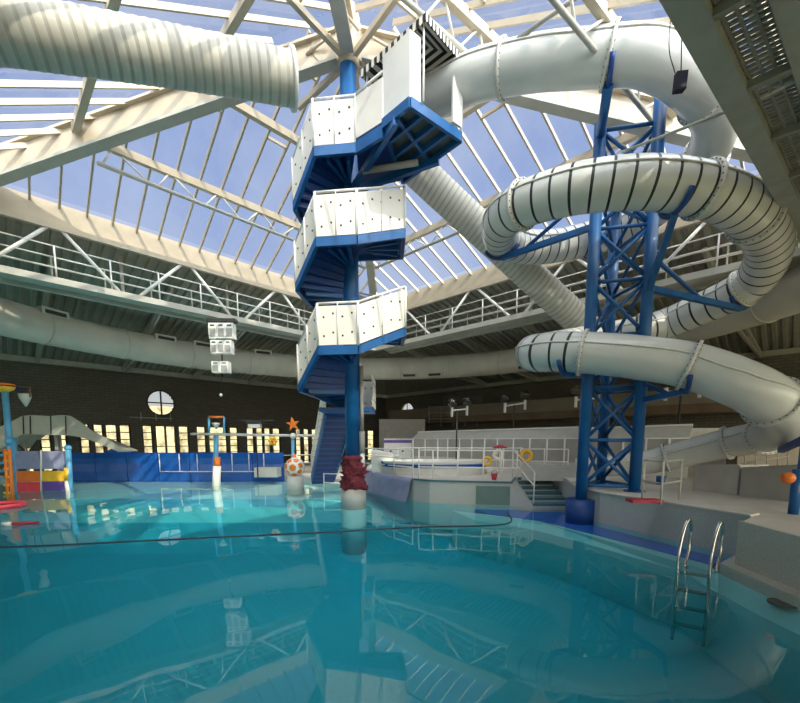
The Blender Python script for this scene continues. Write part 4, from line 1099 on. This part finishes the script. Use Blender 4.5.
# orange ladder
OL = thing('orange_ladder', 'orange plastic climbing ladder standing in the shallow water at the left edge', 'ladder', V((U(7, 475, 14.6).x, 14.6, -.4)))
for x in (5, 9.5):
    b = U(x, 470, 14.6); MB().rod(V((b.x, b.y, -.4)), U(x, 449, 14.6), .055, 10).build('stile', 'orange', OL)
for y in (453, 461, 469, 477, 485, 493): MB().rod(U(4, y, 14.6), U(10.5, y, 14.6), .05, 8).build('rung', 'yellow', OL)
t = thing('climbing_net', 'pale blue slatted climbing frame cut off by the left edge', 'climbing frame', U(-4, 475, 15))
for y in (456, 464, 472, 480): MB().rod(U(-20, y, 15), U(3, y-1, 15), .05, 8).build('slat', 'lblue', t)
MB().rod(U(-12, 448, 15.05), V((U(-12, 448, 15.05).x, 15.05, -.4)), .06, 8).build('post', 'lblue', t)
# floating toys at left
fr_ = Uz(0, 506, .03)
tag(MB().tube([fr_+V((.55*math.cos(2*math.pi*k/24), .55*math.sin(2*math.pi*k/24), .02)) for k in range(25)], .07, 8, cap=False).build('hoop_float', 'pink'), 'coral pink hoop float lying on the water at the left edge', 'float')
a, b = Uz(12, 524, .04), Uz(39, 522, .04)
t = thing('pole_float', 'red and white pole float drifting at the lower left of the shallow end', 'float', (a+b)/2)
MB().rod(a, b, .035, 10).build('rod', 'red', t); MB().rod(Uz(3, 524, .04), Uz(11, 524, .04), .05, 10).build('end_float', 'white', t)

# basket frame post
def simple_post(lab, px, ybase, ytop, d, parts):
    b = U(px, 470, d); return thing('spray_post', lab, 'spray post', V((b.x, d, -.2)))
t = simple_post('blue spray post carrying an orange and blue square hoop and a hanging cone', 215, 480, 433, 17.6, None)
b = U(215, 470, 17.6)
MB().rod(V((b.x, 17.6, -.2)), U(216, 433, 17.6), .10, 12).build('pole', 'lblue', t)
MB().rod(V((b.x, 17.6, -.2)), U(217, 466, 17.6), .17, 12).build('sleeve', 'panel', t)
MB().rod(U(217, 466, 17.6), U(217, 457, 17.6), .14, 12).build('collar', 'orange', t)
f = MB(); f.rod(U(209, 433, 17.6), U(209, 417, 17.6), .05, mi=0); f.rod(U(209, 417, 17.6), U(224, 417, 17.6), .05, mi=1); f.rod(U(224, 417, 17.6), U(224, 434, 17.6), .05, mi=0)
f.build('hoop', ['lblue', 'orange'], t)
MB().lathe([(.03, -.22), (.16, 0), (.17, .05)], U(216, 424, 17.6), 16).build('cone', 'lgrey', t)
# pipe between the two posts
t2 = MB(); t2.rod(U(191, 434, 17.55), U(322, 436, 17.0), .055, 10)
tag(t2.build('spray_pipe', 'lgrey'), 'long pale horizontal pipe joining the two middle spray posts', 'pipe')
fl = MB(); c_ = U(273, 441, 17.0)
for k in range(6): fl.ball(c_+V((.13*math.cos(k*1.047), 0, .13*math.sin(k*1.047))), .075)
fl.ball(c_+V((0,-.06,0)), .06, 1)
tag(fl.build('flower_toy', ['yellow', 'orange']), 'yellow flower toy hanging from the pale spray pipe', 'toy')
# starfish post
d = 17.1; b = U(292, 470, d)
t = thing('spray_post', 'spray post topped by an orange starfish', 'spray post', V((b.x, d, -.2)))
MB().rod(V((b.x, d, -.2)), U(293, 436, d), .07, 10).build('pole', 'lblue', t)
s5 = []
for k in range(10):
    r_ = .30 if k % 2 == 0 else .12; an = math.pi/2+k*math.pi/5+.15
    s5.append(U(293, 424, d)+V((r_*math.cos(an), 0, r_*math.sin(an))))
MB().slab(s5, .12).build('starfish', 'orange', t)
MB().ball(U(293, 436, d), .13).build('knuckle', 'panel', t)
MB().lathe([(.14, 0), (.06, .3)], U(294, 461, d), 12).build('cone', 'orange', t)
# patterned ball
bb = Uz(295, 479, .22); bb = U(295, 467, 16.6)
m = MB().ball(bb, .40, 0, 14)
for k in range(7):
    an = k*.9+.3; dd_ = V((math.cos(an)*.75, -.6, math.sin(an)*.75)).normalized(); m.lathe([(.11, 0), (.08, .02)], bb+dd_*.385, 12, 1, axis=dd_)
m.lathe([(.14, 0), (.10, .02)], bb+V((0,-.39,0)), 12, 1, axis=(0,-1,0))
tag(m.build('patterned_ball', ['panel', 'orange']), 'large cream ball with orange spots below the starfish post', 'ball')
pd = MB().lathe([(.34, -.25), (.34, max(0.05, bb.z-.36))], V((bb.x, bb.y, 0)), 20)
tag(pd.build('ball_stand', 'lgrey'), 'round grey stand under the cream spotted ball', 'stand')
# camera bracket and bench between posts
c_ = U(255, 426, 19)
CM = thing('wall_projector', 'small black and white device on a dark bar above the yellow flower toy', 'device', c_)
MB().box(c_, (.55, .3, .16)).build('housing', 'white', CM); MB().box(c_+V((0, 0, .14)), (.7, .3, .12)).build('cap', 'dark', CM)
MB().beam(c_+V((-.9, 0, .26)), c_+V((.9, 0, .26)), .06, .06).build('bar', 'dark', CM); MB().rod(c_+V((0, .1, .2)), V((c_.x, c_.y+.1, .2)), .03).build('post', 'dark', CM)
tag(MB().box(U(268, 472, 19.5), (1.1, .7, .45)).build('step_block', 'lgrey'), 'pale step block right of the blue barrier', 'step')
railing('white railing behind the spotted ball', [(281, 22), (296, 22.5), (312, 23)], (.5, .95), zb_=.22)
# small wall brackets by the round window
for px, lab in ((148, 'dark bracket rack on the brick wall left below the round window'),):
    s_ = sL(px); t = thing('wall_bracket', lab, 'bracket', wp(s_, .2, 3.4))
    z_ = 3.35
    MB().rod(wp(s_-1.4, .2, z_), wp(s_+.9, .2, z_), .03).build('bar', 'grey', t)
    for k in (-1.3, -.5, .3): MB().rod(wp(s_+k, .2, z_-.15), wp(s_+k, .2, z_+.3), .03).build('prong', 'grey', t)
    MB().rod(wp(s_, 0, z_), wp(s_, .2, z_), .03).build('stub', 'grey', t)

# ================================================================ light
w = bpy.data.worlds.new('sky'); sc.world = w; w.use_nodes = True; nt = w.node_tree; nt.nodes.clear()
out = nt.nodes.new('ShaderNodeOutputWorld'); bg = nt.nodes.new('ShaderNodeBackground')
tc = nt.nodes.new('ShaderNodeTexCoord'); sep = nt.nodes.new('ShaderNodeSeparateXYZ'); nt.links.new(tc.outputs['Generated'], sep.inputs[0])
ns = nt.nodes.new('ShaderNodeTexNoise'); ns.inputs['Scale'].default_value = 3.2; ns.inputs['Detail'].default_value = 7; ns.inputs['Roughness'].default_value = .6
nt.links.new(tc.outputs['Generated'], ns.inputs['Vector'])
cr_ = nt.nodes.new('ShaderNodeValToRGB'); cr_.color_ramp.elements[0].position = .42; cr_.color_ramp.elements[1].position = .72
nt.links.new(ns.outputs['Fac'], cr_.inputs['Fac'])
grd = nt.nodes.new('ShaderNodeValToRGB'); e = grd.color_ramp.elements
e[0].position = 0; e[0].color = (.30, .27, .20, 1); e[1].position = 1; e[1].color = (.30, .38, .62, 1)
x = e.new(.49); x.color = (.30, .27, .20, 1); x = e.new(.51); x.color = (.62, .68, .80, 1); x = e.new(.72); x.color = (.38, .48, .76, 1)
mr = nt.nodes.new('ShaderNodeMapRange'); mr.inputs[1].default_value = -1; mr.inputs[2].default_value = 1
nt.links.new(sep.outputs[2], mr.inputs[0]); nt.links.new(mr.outputs[0], grd.inputs[0])
mix = nt.nodes.new('ShaderNodeMixRGB'); mix.inputs[2].default_value = (.78, .80, .88, 1)
ml = nt.nodes.new('ShaderNodeMath'); ml.operation = 'MULTIPLY'; ml.inputs[1].default_value = .55
nt.links.new(cr_.outputs[0], ml.inputs[0]); nt.links.new(ml.outputs[0], mix.inputs[0]); nt.links.new(grd.outputs[0], mix.inputs[1])
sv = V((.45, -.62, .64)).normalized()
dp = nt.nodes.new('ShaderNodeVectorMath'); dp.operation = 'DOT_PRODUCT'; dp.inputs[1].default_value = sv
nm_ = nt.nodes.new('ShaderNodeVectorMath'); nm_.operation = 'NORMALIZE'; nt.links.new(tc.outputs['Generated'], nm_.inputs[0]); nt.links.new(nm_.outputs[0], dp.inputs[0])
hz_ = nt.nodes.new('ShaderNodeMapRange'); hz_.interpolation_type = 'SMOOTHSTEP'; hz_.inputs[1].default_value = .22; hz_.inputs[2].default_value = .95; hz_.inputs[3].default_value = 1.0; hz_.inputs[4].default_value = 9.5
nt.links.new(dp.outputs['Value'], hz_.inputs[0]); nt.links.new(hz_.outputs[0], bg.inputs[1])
wm = nt.nodes.new('ShaderNodeMixRGB'); wm.inputs[2].default_value = (.72, .71, .68, 1)
wf = nt.nodes.new('ShaderNodeMapRange'); wf.inputs[1].default_value = .15; wf.inputs[2].default_value = .6; nt.links.new(dp.outputs['Value'], wf.inputs[0])
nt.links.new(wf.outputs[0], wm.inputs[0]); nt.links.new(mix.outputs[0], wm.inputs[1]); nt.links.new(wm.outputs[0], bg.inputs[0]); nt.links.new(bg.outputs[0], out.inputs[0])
sd_ = bpy.data.lights.new('sun', 'SUN'); so = bpy.data.objects.new('sun', sd_); C.objects.link(so)
so.rotation_euler = sv.to_track_quat('Z', 'Y').to_euler(); so.location = (10, -10, 30)
sd_.energy = 3.9; sd_.angle = R(.6); sd_.color = (1, .86, .64)
sc.view_settings.view_transform = 'Standard'; sc.view_settings.look = 'None'; sc.view_settings.exposure = .02; sc.view_settings.gamma = 1
sc.view_settings.use_curve_mapping = False
sc.cycles.max_bounces = 10; sc.cycles.transparent_max_bounces = 16; sc.cycles.use_denoising = True
sc.cycles.diffuse_bounces = 5; sc.cycles.glossy_bounces = 4
sc.cycles.caustics_reflective = False; sc.cycles.caustics_refractive = False
